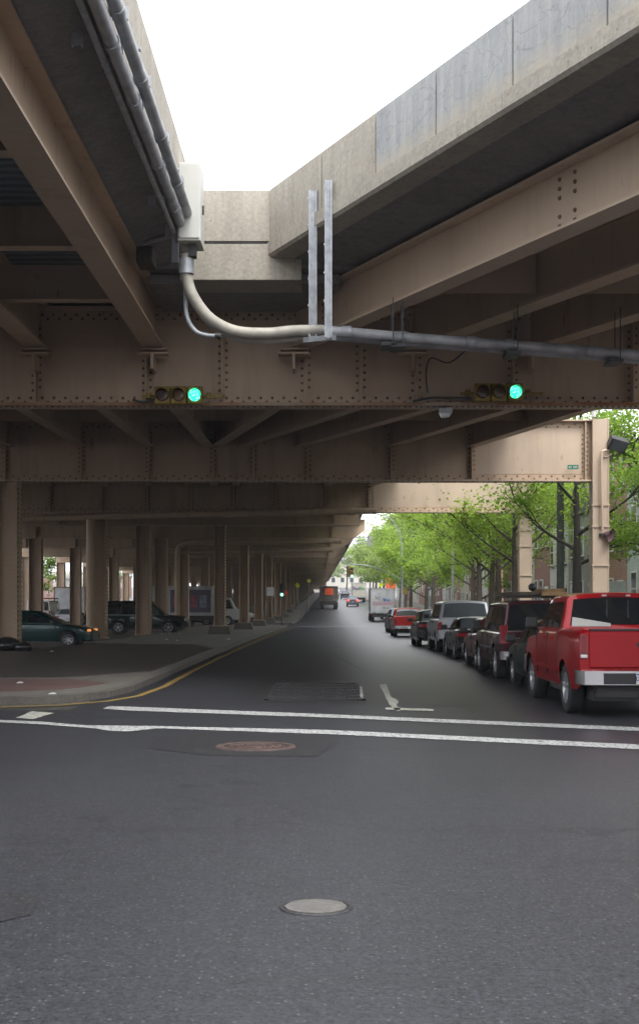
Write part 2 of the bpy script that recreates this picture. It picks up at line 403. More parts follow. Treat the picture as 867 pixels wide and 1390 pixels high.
ORD = ['first','second','third','fourth','fifth','sixth','seventh','eighth','ninth','tenth','eleventh','twelfth','thirteenth','fourteenth','fifteenth','sixteenth','seventeenth','eighteenth','nineteenth','twentieth','twenty-first','twenty-second','twenty-third']

# ------------------------------------------------------------------ ground
YS = [-200,-40,-20,0,10,20,24,30,40,50,60,70,80,90,100,107,117,125]+list(range(130, 200, 6))+list(range(200, 560, 20))+[600, 800, 1100, 1500]
def strip(ys, xl, xr, dz, name, mat, label=None, kind='structure', mb=None):
    m = mb or MB(); vs = []; fs = []
    for i, y in enumerate(ys):
        a = xl(y) if callable(xl) else xl; b = xr(y) if callable(xr) else xr
        vs += [(a, y, gz(y)+dz), (b, y, gz(y)+dz)]
        if i: fs.append((2*i-2, 2*i-1, 2*i+1, 2*i))
    m.add(vs, fs)
    if mb: return m
    o = m.build(name, mat); tag(o, label, None, None, kind); return o
strip(YS, -700, 700, -.02, 'ground', 'lot', 'dusty grey ground reaching to the horizon')
KL = [(24,-3.55),(40,-3.5),(60,-3.3),(85,-2.9),(107,-2.45),(125,-2.3),(180,-1.6),(260,-.6),(400,1.0),(600,3)]
KR = [(0,6.5),(104,6.5),(108,7.8),(600,10.5)]
kl = lambda y: lerp(KL, y); kr = lambda y: lerp(KR, y)
cuts = sorted(set(YS+[21.0, 23.0, 64, 75]))
strip([y for y in cuts if y >= 21 and y <= 620], lambda y: kl(y)-.4, lambda y: kr(y)+.4, 0, 'road', 'asphalt', 'grey asphalt street running beneath the viaduct')
o = MB().box(-90, 90, -95, 21.0, -.3, 0).build('road', 'asphalt'); tag(o, 'open asphalt junction in the foreground', kind='structure')
o = MB().box(-90, kl(107)-.4, 107, 117, -.2, -.004).build('road', 'asphalt'); tag(o, 'side street crossing under the viaduct on the left', kind='structure')
o = MB().box(kr(110)+.4, 90, 105, 119, -.2, -.004).build('road', 'asphalt'); tag(o, 'side street leaving to the right past the parked cars', kind='structure')

def island(poly, z, name, mat, label, kerbw=.16):
    m = MB(); n = len(poly); m.prism(poly, -.1, z, 0, 'z'); o = m.build(name, mat); tag(o, label, kind='structure'); return o
# left island
front = [(-60,21.9),(-7,22.05),(-5.6,22.15),(-4.7,22.5),(-4.1,23.1),(-3.75,24),(-3.58,25.5)]
side = [(kl(y), y) for y in (30,40,50,60,72,85,95,104)]
endc = [(kl(107)-.3, 106.2), (kl(107)-1.0, 106.9), (kl(107)-2.2, 107.0), (-9.2,107)]
inner = [(-9.1,100),(-9.0,74),(-9.3,60),(-10.2,46),(-60,45.5)]
kerbpath = front+side+endc
def inset(path, d):
    out = []
    for i, p in enumerate(path):
        a = Vector(path[max(0, i-1)]); b = Vector(path[min(len(path)-1, i+1)]); t = (b-a).normalized()
        out.append((p[0]-t.y*d, p[1]+t.x*d))
    return out
kin = inset(kerbpath, .16)
o = MB().prism(kin+inner, -.1, .118, 0, 'z').build('sidewalk', 'walk'); tag(o, 'dark worn paved island under the viaduct', kind='structure')
m = MB(); m.sweep([(x, y, 0) for x, y in kerbpath], [(0,-.1),(0,.115),(-.02,.13),(-.155,.13),(-.155,-.1)]); o = m.build('kerb', 'kerb'); tag(o, 'concrete kerb edging the island under the viaduct', kind='structure')
o = MB().prism([(x, y) for x, y in [(-60,23.6),(-5.4,23.7),(-4.7,24.3),(-4.35,25.3),(-4.2,26.4),(-5.2,27.6),(-60,28)]], .11, .122, 0, 'z').build('path', 'pavers'); tag(o, 'strip of red brick pavers at the island corner', kind='structure')
o = MB().prism([(-60,28.6),(-5.5,28.2),(-3.9,31),(-3.8,48),(-5,53),(-9.5,52),(-10,45.9),(-60,45.4)], .11, .1225, 0, 'z').build('path', 'apron'); tag(o, 'worn dark asphalt apron on the island', kind='structure')
# second island past the side street
side2 = [(kl(y), y) for y in (119,124)]
yy = [117.6]+[y for y in YS if 119 < y <= 600]
m = MB()
strip(yy, lambda y: -9.2, lambda y: kl(y)-.16, .12, '', '', mb=m); m.box(-9.2, kl(118)-.16, 117.4, 117.6, -.1, .12)
o = m.build('sidewalk', 'walk'); tag(o, 'far continuation of the paved island beyond the side street', kind='structure')
m = MB(); m.sweep([(kl(y), y, gz(y)) for y in yy], [(0,-.1),(0,.115),(-.02,.135),(-.155,.135),(-.155,-.1)]); o = m.build('kerb', 'kerb'); tag(o, 'left kerb beyond the side street', kind='structure')
# right sidewalk
for ys, lab in (([y for y in YS if 10 <= y <= 100]+[104], 'near'), ([119.5]+[y for y in YS if 125 <= y <= 600], 'far')):
    strip(ys, lambda y: kr(y)+.16, lambda y: 14.2, .13, 'sidewalk', 'walk', f'{lab} stretch of the right sidewalk beside the houses')
    m = MB(); m.sweep([(kr(y), y, gz(y)) for y in ys], [(0,-.1),(0,.12),(.02,.14),(.155,.14),(.155,-.1)]); o = m.build('kerb', 'kerb'); tag(o, f'{lab} stretch of the right kerb', kind='structure')
def ybuild(o, lab): tag(o, lab, kind='structure')
# painted lines, each a thin sheet on the road
def stripe(pts, name, mat, lab, z=.0085):
    g0 = [G(*p) for p in pts]; gp = []; m = MB(); rn = random.Random(len(pts)*7+int(pts[0][0]))
    for (x0_, y0_), (x1_, y1_) in zip(g0, g0[1:]+g0[:1]):
        d = math.hypot(x1_-x0_, y1_-y0_); k = max(1, int(d/.18)) if d > .5 else 1
        for q in range(k): gp.append((x0_+(x1_-x0_)*q/k+(rn.uniform(-.012,.012) if q else 0), y0_+(y1_-y0_)*q/k+(rn.uniform(-.02,.02) if q else 0)))
    n = len(gp)
    m.add([(x, y, z) for x, y in gp], [tuple(range(n))]); o = m.build(name, mat); tag(o, lab, kind='structure')
stripe([(140,962.5),(172,965),(440,974.5),(900,994.5),(1000,999),(1000,993),(900,989.5),(440,970),(180,960),(150,959)], 'crosswalk_line', 'line', 'far white crosswalk line crossing the road mouth')
stripe([(-60,978.5),(60,984),(130,989.5),(150,993),(175,993.6),(215,989.5),(440,997),(900,1019.5),(1000,1024),(1000,1017.5),(900,1013),(440,991.5),(200,986),(120,985.5),(60,980.5),(-60,975.5)], 'crosswalk_line', 'line', 'near white crosswalk line with a smeared bulge on the left')
stripe([(22,975),(45,977),(74,968.5),(44,966)], 'road_marking', 'line_worn', 'short worn white dash at the left kerb corner')
stripe([(515,930),(524,929),(530,946),(541,952),(538,958),(545,965),(538,966),(528,957),(520,940)], 'road_marking', 'line_worn', 'crooked worn white squiggle on the dark road')
stripe([(523,961),(588,963),(588,966),(523,964)], 'road_marking', 'line_worn', 'short faded dash below the white squiggle')
stripe([(488,934),(491,934),(493,950),(489,950)], 'road_marking', 'line_worn', 'white paint edge at the right end of the road grating', .03)
m = MB(); m.sweep([(-60,21.3,.004),(-7,21.35,.004),(-5.4,21.5,.004),(-4.3,22.0,.004),(-3.65,22.9,.004),(-3.3,24.2,.004),(-3.15,27,.004)]+[(kl(y)+.33, y, .004) for y in (34,45,60,75,90,104)], [(-.07,0),(.07,0),(.07,.002),(-.07,.002)])
ybuild(m.build('kerb_line', 'line_yellow'), 'yellow line following the left kerb')
m = MB().box(-2.1, 3.6, 102.8, 103.6, .003, .006).box(-2.1, 6.3, 106.4, 107.0, .003, .006).box(-2.0,7.4,118.5,119.1,.003,.006); ybuild(m.build('crosswalk_line', 'line'), 'pale crosswalk lines at the far side street')
for pts_, lab_ in (([(452,886),(458,890),(500,914),(498,915),(455,892)],'thin dark tar seam slanting across the street beyond the grating'),([(150,908),(330,916),(330,917.5),(150,909.5)] ,'') ):
    if lab_: stripe(pts_, 'tar_seam', 'tar', lab_, .0065)
m = MB().add([(*G(*p), .0045) for p in [(395,905),(430,902),(500,905),(505,925),(560,925),(640,935),(640,958),(345,953),(330,935)]], [tuple(range(9))]); ybuild(m.build('road_patch', 'asphalt_patch'), 'darker asphalt patch around the road grating')
m = MB().add([(*G(*p), .0042) for p in [(215,1003),(285,994),(440,999),(455,1010),(430,1027),(290,1026),(200,1016)]], [tuple(range(7))]); ybuild(m.build('road_patch', 'asphalt_patch'), 'dark patch of asphalt around the rusty manhole')
m = MB().add([(*G(*p), .0042) for p in [(-60,1210),(30,1214),(55,1222),(40,1243),(0,1252),(-60,1250)]], [tuple(range(6))]); ybuild(m.build('road_patch', 'asphalt_patch'), 'dark square patch at the lower left of the road')

# road ironwork
t = thing('manhole_cover', 'round rusty manhole cover in a dark asphalt patch', 'manhole cover', (*G(347,1014), 0))
m = MB().lathe([(0,.012),(.36,.012),(.36,.006)], (0,0,0), 'z', 36)
for k in range(3):
    m.lathe([(.09+k*.09,.012),(.095+k*.09,.02),(.12+k*.09,.02),(.125+k*.09,.012)], (0,0,0), 'z', 36)
for k in range(8):
    a = k*math.pi/4; m.bar((.05*math.cos(a),.05*math.sin(a),.014),(.34*math.cos(a),.34*math.sin(a),.014),.03,.014)
m.build('cover', 'rust', t)
MB().lathe([(.375,.004),(.375,.018),(.46,.018),(.47,.004)], (0,0,0), 'z', 36).build('frame_ring', 'rust', t)
t = thing('valve_cover', 'small round pale concrete cap in the foreground road', 'road cap', (*G(429,1232), 0)); rn = random.Random(4)
m = MB(); pr = [(.168*(1+rn.uniform(-.035,.035))*math.cos(k*math.pi/16), .168*(1+rn.uniform(-.035,.035))*math.sin(k*math.pi/16)) for k in range(32)]
m.prism(pr, .002, .010, axis='z').build('cap', 'walk_plain', t)
MB().lathe([(.172,.003),(.178,.008),(.196,.008),(.205,.002)], (0,0,0), 'z', 32).build('rim', 'asphalt_patch', t)
t = thing('road_grating', 'dark rectangular steel grating set in the road beyond the crosswalk', 'grating', (0,0,0))
x0, x1, y0, y1 = -.95, .8, 23.1, 27.9
fr = MB().box(x0,x1,y0,y0+.07,.002,.03).box(x0,x1,y1-.07,y1,.002,.03).box(x0,x0+.06,y0,y1,.003,.029).box(x1-.06,x1,y0,y1,.003,.029)
fr.build('frame', 'dark_metal', t)
m = MB()
for k in range(1, 6):
    y = y0+(y1-y0)*k/6; m.box(x0, x1, y-.06, y+.06, .002, .024)
for k in range(1, 26):
    x = x0+(x1-x0)*k/26; m.box(x-.012, x+.012, y0, y1, .003, .020)
m.build('bars', 'dark_metal', t)

# ------------------------------------------------------------------ viaduct decks
ZS, ZG0, ZG1, ZB0, ZB1, ZTOP = 8.45, 7.2, 8.2, 5.97, 8.12, 9.79
fx = lambda y: -1.03-.465*(y-26)
def igirder(path, parent, mat='steel', fl=.42, h0=ZG0, h1=ZG1, label=None, rv=()):
    m = MB()
    z = h0
    m.sweep([(x, y, z) for x, y in path], [(-fl/2,0),(fl/2,0),(fl/2,.045),(.011,.045),(.011,h1-h0-.045),(fl/2,h1-h0-.045),(fl/2,h1-h0),(-fl/2,h1-h0),(-fl/2,h1-h0-.045),(-.011,h1-h0-.045),(-.011,.045),(-fl/2,.045)])
    for q in rv: m.rivet(*q)
    o = m.build('girder', [mat, 'rivet'], parent)
    if label: o['label'] = label
    return o
XR = [(-50,48),(-12,30.0),(29,11.0),(37.5,8.9),(46.5,6.6),(54,5.0),(62,3.7),(75,3.1),(89,3.0),(131,3.3),(180,3.1),(280,2.6),(360,2.4)]
xr = lambda y: lerp(XR, y)
# right ramp
rr = thing('right_ramp', 'viaduct ramp slanting overhead from upper right with blue grey parapet panels', 'viaduct ramp')
m = MB()
ya, yb = -8, 26
def RP(y, u): # point at perpendicular offset u to the right of the fascia
    d = Vector((-.465,1)).normalized(); return (fx(y)+d.y*u, y-d.x*u)
A0, A1 = (fx(ya), ya), (fx(28.9), 28.9)
# deck slab with sloping soffit: section relative to fascia
m = MB(); m.sweep([(fx(-50),-50,0),(fx(26),26,0)], [(0.12,ZS+.02),(1.35,8.30),(1.9,8.28),(9.7,8.28),(9.7,8.55),(0.12,8.8)])
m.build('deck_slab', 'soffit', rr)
m = MB(); m.sweep([(fx(-50),-50,0),(fx(26),26,0)], [(0,ZS+.05),(.05,ZS),(.5,ZS-.03),(.5,8.74),(0,8.74)]); m.build('kerb_ledge', 'conc', rr)
jo = [26,23.8,21.9,20.1,18.2,16.3,14.4,12.5,10.6,8.7,6.8,4.9,3.0,1.1,-.8,-2.7,-4.6,-6.5,-8,-14,-20,-30,-40,-50]
for a, b in zip(jo, jo[1:]):
    m = MB(); m.sweep([(fx(b+.02),b+.02,0),(fx(a-.02),a-.02,0)], [(.05,8.775),(.05,ZTOP-.02),(.07,ZTOP),(.33,ZTOP),(.33,8.775)])
    blue = a <= 22
    o = m.build('parapet_panel', 'conc_blue' if blue else 'conc', rr)
    o['label'] = 'blue grey crazed parapet panel' if blue else 'bare concrete parapet panel'
m = MB(); m.sweep([(fx(-50),-50,0),(fx(26),26,0)], [(.11,8.74),(.11,9.7),(.3,9.7),(.3,8.74)]); m.build('parapet_core', 'soffit', rr)
d_ = Vector((-.46,1,0)).normalized(); nrm = Vector((-d_.y, d_.x, 0)); rv0 = []
for y in (27.6, 27.2, 19.95, 19.6, 13, 12.6):
    for i in range(6):
        if y in (19.95, 19.6) and i == 2: continue
        p = Vector((-.55-.46*(y-29), y, ZG0+.14+i*.14))+nrm*.012; rv0.append((p.x, p.y, p.z, nrm.x, nrm.y, 0, .028))
for k in range(5):
    x29 = -.55+k*2.55
    igirder([(x29-.46*(y-29), y) for y in (-50, 28.9)], rr, 'steel2' if k == 0 else 'steel', label='pale edge girder' if k == 0 else None, rv=rv0 if k == 0 else ())  # paler steel imitates daylight from the gap on the edge girder
for y in (2, 9.5, 17, 24.5):                # diaphragms
    for k in range(4):
        xa = -.55+k*2.55-.46*(y-29); MB().bar((xa+.03,y,7.75),(xa+2.45,y-.05,7.75),.03,.7).build('diaphragm', 'steel', rr)
MB().sweep([(fx(-50)+11.44,-50,0),(10.9,29,0)], [(0,8.3),(0,9.7),(-.25,9.7),(-.25,8.3)]).build('outer_parapet', 'conc', rr)
# left ramp
lr = thing('left_ramp', 'viaduct ramp overhead at upper left carrying three grey pipes along its edge', 'viaduct ramp')
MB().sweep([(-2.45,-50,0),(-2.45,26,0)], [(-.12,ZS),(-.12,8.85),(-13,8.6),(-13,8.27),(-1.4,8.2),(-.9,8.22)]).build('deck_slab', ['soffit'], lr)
m = MB(); m.box(-15.0, -3.8, -50, 26.5, 8.19, 8.24); m.build('deck_pans', 'pans', lr)
jl = [26,24.3,22.3,20.25,18.3,16.2,14.2,12.2,10.2,8.2,6.2,4.2,2.2,.2,-1.8,-3.8,-5.8,-8,-14,-22,-36,-50]
for a, b in zip(jl, jl[1:]):
    MB().box(-2.72,-2.45,b+.02,a-.02,8.47,ZTOP).build('parapet_panel', 'conc', lr)
MB().box(-2.68,-2.50,-50,26,8.5,9.72).build('parapet_core', 'soffit', lr)
for k, x in enumerate((-3.57,-6.1,-8.6,-11.1,-13.6)):
    igirder([(x,-50),(x,28.9)], lr, 'steel', .46)
for y in (3, 10, 17, 21.5, 25.2):
    for a in (-3.57,-6.1,-8.6,-11.1):
        m = MB().box(a-2.5, a-.03, y-.02, y+.02, 7.45, 8.1).box(a-2.5, a-.03, y-.14, y+.14, 7.42, 7.45); m.build('diaphragm', 'steel', lr)
MB().box(-15.5,-15.2,-50,28.9,8.2,9.7).build('outer_parapet', 'conc', lr)
# main viaduct
md = thing('main_viaduct', 'long joined viaduct deck running away above the left side of the street', 'viaduct deck')
ys = [26,29,37.5,46.5,54,62,68,75,89,104,130,155,180,220,260,360]
m = MB(); vs = []; fs = []
for i, y in enumerate(ys):
    xa = -26 if y > 28 else -15; xb = xr(y) if y > 26 else fx(26)+10.5
    if y == 26: xa = -15; xb = 12.3
    vs += [(xa,y,8.21),(xb,y,8.26),(xb,y,8.7),(xa,y,8.7)]
    if i:
        a = 4*(i-1); b = 4*i
        fs += [(a,a+1,b+1,b),(a+1,a+2,b+2,b+1),(a+2,a+3,b+3,b+2),(a+3,a,b,b+3)]
fs += [(0,1,2,3),(len(vs)-4,len(vs)-3,len(vs)-2,len(vs)-1)]
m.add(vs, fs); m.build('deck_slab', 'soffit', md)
m = MB(); m.sweep([(xr(y),y,0) for y in ys[1:]], [(0.02,8.15),(.04,9.7),(-.25,9.7),(-.25,8.15)]); m.build('parapet', 'conc_blue', md)
MB().sweep([(-26,29,0),(-26,360,0)], [(-.02,8.1),(-.02,9.7),(.25,9.7),(.25,8.1)]).build('parapet', 'conc', md)
# gore wall where the ramps meet
m = MB().box(-2.45,-.9,26.0,26.3,8.78,ZTOP-.02); m.build('gore_wall', 'conc', md)
m = MB().box(-2.6,-1.05,26.05,26.4,8.66,8.80).build('wall_joint', 'soffit', md)
m = MB().box(-2.72,-.35,25.94,27.0,8.0,8.70); m.build('gore_block', 'conc', md, bevel=.015)
MB().box(-3.4,.4,26.3,28.85,8.02,8.2).build('gore_soffit', 'soffit', md)
GL = [((10.0),(5.3),(2.3)),(8.4,2.45,.3),(6.9,-.7,-1.9),(4.6,-2.7,-3.9),(1.0,-3.6,-4.9),(-4.2,-3.9,-6.2),(-6.3,-5.95,-8.0),(-8.5,-8.3,-10),(-11,-10.9,-12.5),(-14,-14,-15),(-18,-18,-18.5),(-22,-22,-22),(-25.3,-25.3,-25.3)]
for a, b, c in GL:
    pth = [(a,29),(b,46.5),(c,62)]
    for y in (75,104,155,220,300,356): pth.append((c+(xr(y)-xr(62))*(1 if c > -5 else .2), y))
    igirder(pth, md, 'steel', .38)
for yb_ in (33,37.7,42,52,57):
    for i in range(len(GL)-1):
        def gx(g, y): return lerp([(29,g[0]),(46.5,g[1]),(62,g[2])], y)
        xa, xb = gx(GL[i+1], yb_), gx(GL[i], yb_)
        if xb-xa > .8 and random.random() < .75: MB().box(xa+.03, xb-.03, yb_-.02, yb_+.02, 7.5, 8.1).build('diaphragm', 'steel', md)

# ------------------------------------------------------------------ steel bents
def column(x, Y, z0, z1, parent, w=.6, d=.7, boxed=False, riv=False, ped=0, mat='steel'):
    zb = z0+ped
    m = MB()
    m.box(x-w/2, x-w/2+.035, Y-d/2, Y+d/2, zb, z1).box(x+w/2-.035, x+w/2, Y-d/2, Y+d/2, zb, z1)
    if boxed:
        m.box(x-w/2+.035, x+w/2-.035, Y-d/2+.03, Y+d/2-.03, zb, z1)
        for z in (zb+1.0, zb+2.9, zb+4.25, zb+5.0):
            if z < z1-.1: m.box(x-w/2-.03, x+w/2+.03, Y-d/2-.012, Y+d/2+.012, z, z+.05)
    else:
        m.box(x-w/2+.035, x+w/2-.035, Y-.02, Y+.02, zb, z1)
        for s in (-1, 1):
            m.box(x+s*(w/2-.10)-.065, x+s*(w/2-.10)+.065, Y-.05, Y+.05, zb, z1)
    m.box(x-w/2-.08, x+w/2+.08, Y-d/2-.06, Y+d/2+.06, zb, zb+.05)
    for s in (-1, 1): m.prism([(x+s*(w/2), zb+.05), (x+s*(w/2+.08), zb+.05), (x+s*w/2, zb+.5)], Y-.02, Y+.02)
    if riv:
        r_ = m; z = zb+.15
        while z < z1-.1:
            for yy_ in (Y-d/2+.09, Y+d/2-.09, Y-d/2+.2):
                r_.rivet(x+w/2, yy_, z, 1, 0, 0, .026)
            if boxed:
                pass
            else:
                r_.rivet(x+w/2-.1, Y-.05, z+.08, 0, -1, 0, .024); r_.rivet(x-w/2+.1, Y-.05, z+.08, 0, -1, 0, .024)
            z += .17
    o = m.build('column', [mat, 'rivet'], parent)
    if ped:
        MB().frustum(x, Y, z0-.05, z0+ped, w/2+.34, d/2+.34, w/2+.2, d/2+.2).build('pedestal', 'kerb', o, bevel=.02)
    return o
def bent(Y, xa, xb, cols, label, stiff, riv=0, mat='steel', z0=ZB0, z1=ZB1, taper=0, lit_from=None):
    t = thing('bridge_bent', label, 'bridge bent', (0,Y,0), 0, 'steel bents carrying the viaduct')
    t.location = (0,0,0)
    m = MB()
    m.box(xa, xb, Y-.02, Y+.02, z0+.05, z1-.05) if not taper else m.prism([(xa,z0+.05),(xb-taper,z0+.05),(xb,z1-.75),(xb,z1-.05),(xa,z1-.05)], Y-.02, Y+.02)
    xe = xb-taper
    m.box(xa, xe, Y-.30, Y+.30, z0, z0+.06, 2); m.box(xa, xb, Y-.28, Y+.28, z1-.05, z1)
    m.box(xa, xe, Y-.055, Y+.055, z0+.05, z0+.26)
    m.box(xa, xb, Y-.055, Y+.055, z1-.26, z1-.05)
    if taper: m.prism([(xe,z0),(xb,z1-.8),(xb,z1-.75),(xe,z0+.05)], Y-.28, Y+.28)
    for x in stiff:
        s_ = MB(); s_.box(x-.018, x+.018, Y-.25, Y-.06, z0+.052, z1-.052); s_.box(x-.018, x+.018, Y+.06, Y+.25, z0+.052, z1-.052)
        s_.box(x-.14, x-.02, Y-.068, Y-.02, z0+.262, z1-.262); s_.box(x+.02, x+.14, Y-.068, Y-.02, z0+.262, z1-.262)
        s_.build('stiffener', mat, t)
    if riv:
        r_ = m; x = xa+.1; y_ = Y-.055; i = 0
        while x < xe:
            if min([abs(x-q) for q in stiff] or [9]) > .05:
                r_.rivet(x, y_, z0+.11+(i % 2)*.09, 0,-1,0,.026); r_.rivet(x, y_, z1-.20+(i % 2)*.09-.03, 0,-1,0,.026)
            r_.rivet(x, Y-.2, z0, 0,0,-1,.026); i += 1; x += .125 if riv > 1 else .2
        for q in stiff:
            z = z0+.36
            while z < z1-.35:
                for s in (-.08, .08): r_.rivet(q+s, Y-.068, z+(.07 if s > 0 else 0), 0,-1,0,.024)
                z += .16
    m.build('cross_beam', [mat, 'rivet', 'steel2'], t)  # bottom flanges take the paler steel to imitate light on their edges
    for c in cols:
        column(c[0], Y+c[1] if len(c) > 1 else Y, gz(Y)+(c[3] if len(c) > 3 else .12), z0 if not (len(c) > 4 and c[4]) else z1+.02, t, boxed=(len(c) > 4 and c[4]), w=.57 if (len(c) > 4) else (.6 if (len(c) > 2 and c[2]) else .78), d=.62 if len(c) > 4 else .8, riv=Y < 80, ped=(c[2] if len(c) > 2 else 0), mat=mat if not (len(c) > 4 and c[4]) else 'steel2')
    return t
b1 = bent(29, -15.5, 14, [(-12.6,), (13.6,)], 'big riveted cross beam right overhead carrying two green traffic lights', [-13,-10.5,-8.2,-6.15,-3.75,-2.1,-.3,.9,2.1,4.2,6.8,9.4,12], riv=2)
# rust streak strip: the flaking lower edge under the left signal
MB().box(-15.5, 14, 28.675, 28.699, ZB0-.003, ZB0+.064).build('flange_edge', 'rust_band', b1)
for gxp in (-3.57,-6.1,-8.6,-.55,2.0,4.55):                 # seats under the girder ends
    MB().box(gxp-.33, gxp+.33, 28.35, 28.72, 7.02, 7.06).box(gxp-.03, gxp+.03, 28.35, 28.95, 6.70, 7.02).box(gxp-.3, gxp+.3, 28.45, 28.8, 7.13, 7.17).build('girder_seat', 'steel', b1)
bent(-12, -15.5, -1.9, [(-3.2,),(-14.5,)], 'bent standing behind the viewpoint under the left ramp', [-12,-9,-6])
bent(-14, 13.5, 33, [(14.3,),(32,)], 'bent standing behind the viewpoint under the right ramp', [17,21,25,29])
b2 = bent(46.5, -27, 9.48, [(-10.87,0,0,.12), (-18.5,0,0,0), (-26,0,0,0), (9.76,0,0,.12,True)], 'wide portal bent just behind the signals with one tall beige column on the right sidewalk', [-24,-21,-18.5,-15.5,-13,-10.95,-8.3,-5.95,-3.7,-2.3,-.4,2.5,5.3,9.25], riv=1)
# open bay past the deck edge, its daylight painted on as paler steel
MB().box(5.35, 9.2, 46.44, 46.478, ZB0+.27, ZB1-.27).build('lit_web_panel', 'steel2', b2)
b3 = bent(62, -27, 9.3, [(-10.3,0,.0,.12), (-18.3,0,0,0), (-26,0,0,0), (9.55,0,0,.12,True)], 'second portal bent whose pale beam end shows between the leaves', [-24,-21,-18.3,-15,-12.5,-10.1,-8,-6,-4,-2,.3,2.3], riv=1)
MB().box(2.5, 9.2, 61.94, 61.978, ZB0+.27, ZB1-.27).build('lit_web_panel', 'steel2', b3)  # same painted daylight on the second portal's open bay
YB = [72,86,100,118.5,134,149,164,179,194,210,226,242,258,274,290,306,322,338,354]
CX = [(72,-5.38),(86,-4.88),(100,-4.58),(118.5,-4.5),(134,-4.2),(180,-3.7),(260,-2.9),(354,-1.9)]
for i, Y in enumerate(YB):
    c = [(lerp(CX, Y),0,.42,.12), (-9.5 if Y == 72 else -10.2,0,0,.05), (-18.3,0,0,0), (-26,0,0,0)]
    bent(Y, -26.5, 2.15 if i < 2 else (3.4 if i == 2 else xr(Y)-.7), c, f'{ORD[i+2]} bent from the camera along the left kerb, with a column on a concrete pedestal' , [-22,-18.3,-14,-10.2,-7,lerp(CX, Y),-2,.8] if Y < 180 else [-18,-10,-4], riv=0, taper=0 if i < 2 else (1.7 if i == 2 else .9))

# pipes beneath the deck
def pipe(pts, r, mat, label, name='drain_pipe', cat='pipe', collars=(), group=None, n=12):
    t = thing(name, label, cat, tuple(pts[0]) if 0 else (0,0,0), 0, group)
    MB().tube(pts, r, n).build('pipe', mat, t)
    for c in collars:
        a, b = Vector(c[0]), Vector(c[1]); MB().tube([a, b], r*1.22, n).build('collar', mat, t)
    return t
pipe([(2.6,61.2,6.02),(1.9,61.2,6.0),(-4,61.2,5.88),(-9.7,61.2,5.76),(-14.2,61.2,5.62)], .15, 'steel', 'fat beige drain pipe slung level across the street below the second portal', collars=[((1.6,61.2,5.99),(1.3,61.2,5.985)),((-4,61.2,5.88),(-4.3,61.2,5.875)),((-9.2,61.2,5.77),(-9.5,61.2,5.765))])
pipe([(-10.5,61.1,5.6),(-10.5,61.1,.1)], .2, 'steel', 'fat upright downpipe clasped to the left column of the second portal', collars=[((-10.5,61.1,4),(-10.5,61.1,3.8)),((-10.5,61.1,1.6),(-10.5,61.1,1.4))])
pipe([(1.4,85.3,5.8),(-4,85.3,5.72),(-8.6,85.3,5.6),(-9.0,85.3,5.4),(-9.1,85.3,5.0),(-9.1,85.3,.1)], .17, 'steel', 'beige drain pipe further back ending in a round downpipe behind the dark green sport utility', collars=[((-1,85.3,5.76),(-1.3,85.3,5.76))])
pipe([(1.0,99.3,5.8),(-12,99.3,5.6)], .17, 'steel', 'beige drain pipe slung under the fourth bent row, level and without downpipe')

# ------------------------------------------------------------------ conduits, cabinet and struts at the gore
def straightpipe(pa, pb, r, label, mat, cols):
    t = thing('conduit', label, 'conduit', (0,0,0), 0, 'conduits along the left parapet')
    a, b = Vector(pa), Vector(pb); a2 = a-(b-a)*1.2
    MB().tube([a2, a, b], r, 14).build('pipe', mat, t)
    for y in cols:
        k = (y-a.y)/(b.y-a.y); c = a+(b-a)*k; d = (b-a).normalized()
        MB().tube([c-d*.07, c+d*.07], r*1.22, 12).build('coupling', mat, t)
        MB().box(c.x-r-.01, c.x+r+.01, c.y+.25, c.y+.29, c.z-.01, c.z+r+.05).build('clamp', 'galv', t)
    return t
straightpipe((-2.63,14.6,8.28),(-2.55,23.9,8.2), .042, 'thinnest of three grey conduits under the left parapet', 'galv', (16.2,18.9,21.4))
straightpipe((-2.47,14.7,8.33),(-2.42,23.7,8.33), .085, 'middle thick grey conduit under the left parapet', 'galv_dark', (15.8,17.6,20.1,22.3))
straightpipe((-2.33,15.04,8.52),(-2.3,23.3,8.50), .085, 'outermost thick grey conduit against the left parapet face', 'galv_dark', (15.3,17.3,19.4,21.5))
for i, (px, py, Y, w) in enumerate(((105,46,15.6,14),(164,170,19.2,13),(206,264,21.9,11),(229,310,23.6,9),(238,343,24.2,9))):
    p = P(px, py, Y); t = thing('channel_bracket', f'{ORD[i]} galvanised channel bracket from the picture top, hanging under the left ramp edge', 'bracket', (0,0,0), 0, 'channel brackets under the left ramp')
    w = w/F*Y/2; h = (.29, .36, .40, .34, .36)[i]/2
    MB().box(p.x-w, p.x-w+.012, Y-.03, Y+.03, p.z-h, 8.45).box(p.x+w-.012, p.x+w, Y-.03, Y+.03, p.z-h, 8.45).box(p.x-w, p.x+w, Y-.034, Y-.026, p.z-h, 8.45).build('channel', 'galv_light', t)
for i, (y, z) in enumerate(((17.6,9.02),(18.0,8.7),(19.6,8.72),(21.2,8.9),(22.4,9.0),(23.0,9.05))):
    t = tag(MB().box(-2.45,-2.40,y-.02,y+.02,z-.3,z).box(-2.45,-2.36,y-.05,y+.05,z-.02,z+.02).build('parapet_clip', 'galv'), f'{ORD[i]} little metal clip from the near end on the left parapet face', 'clip', 'clips on the left parapet')
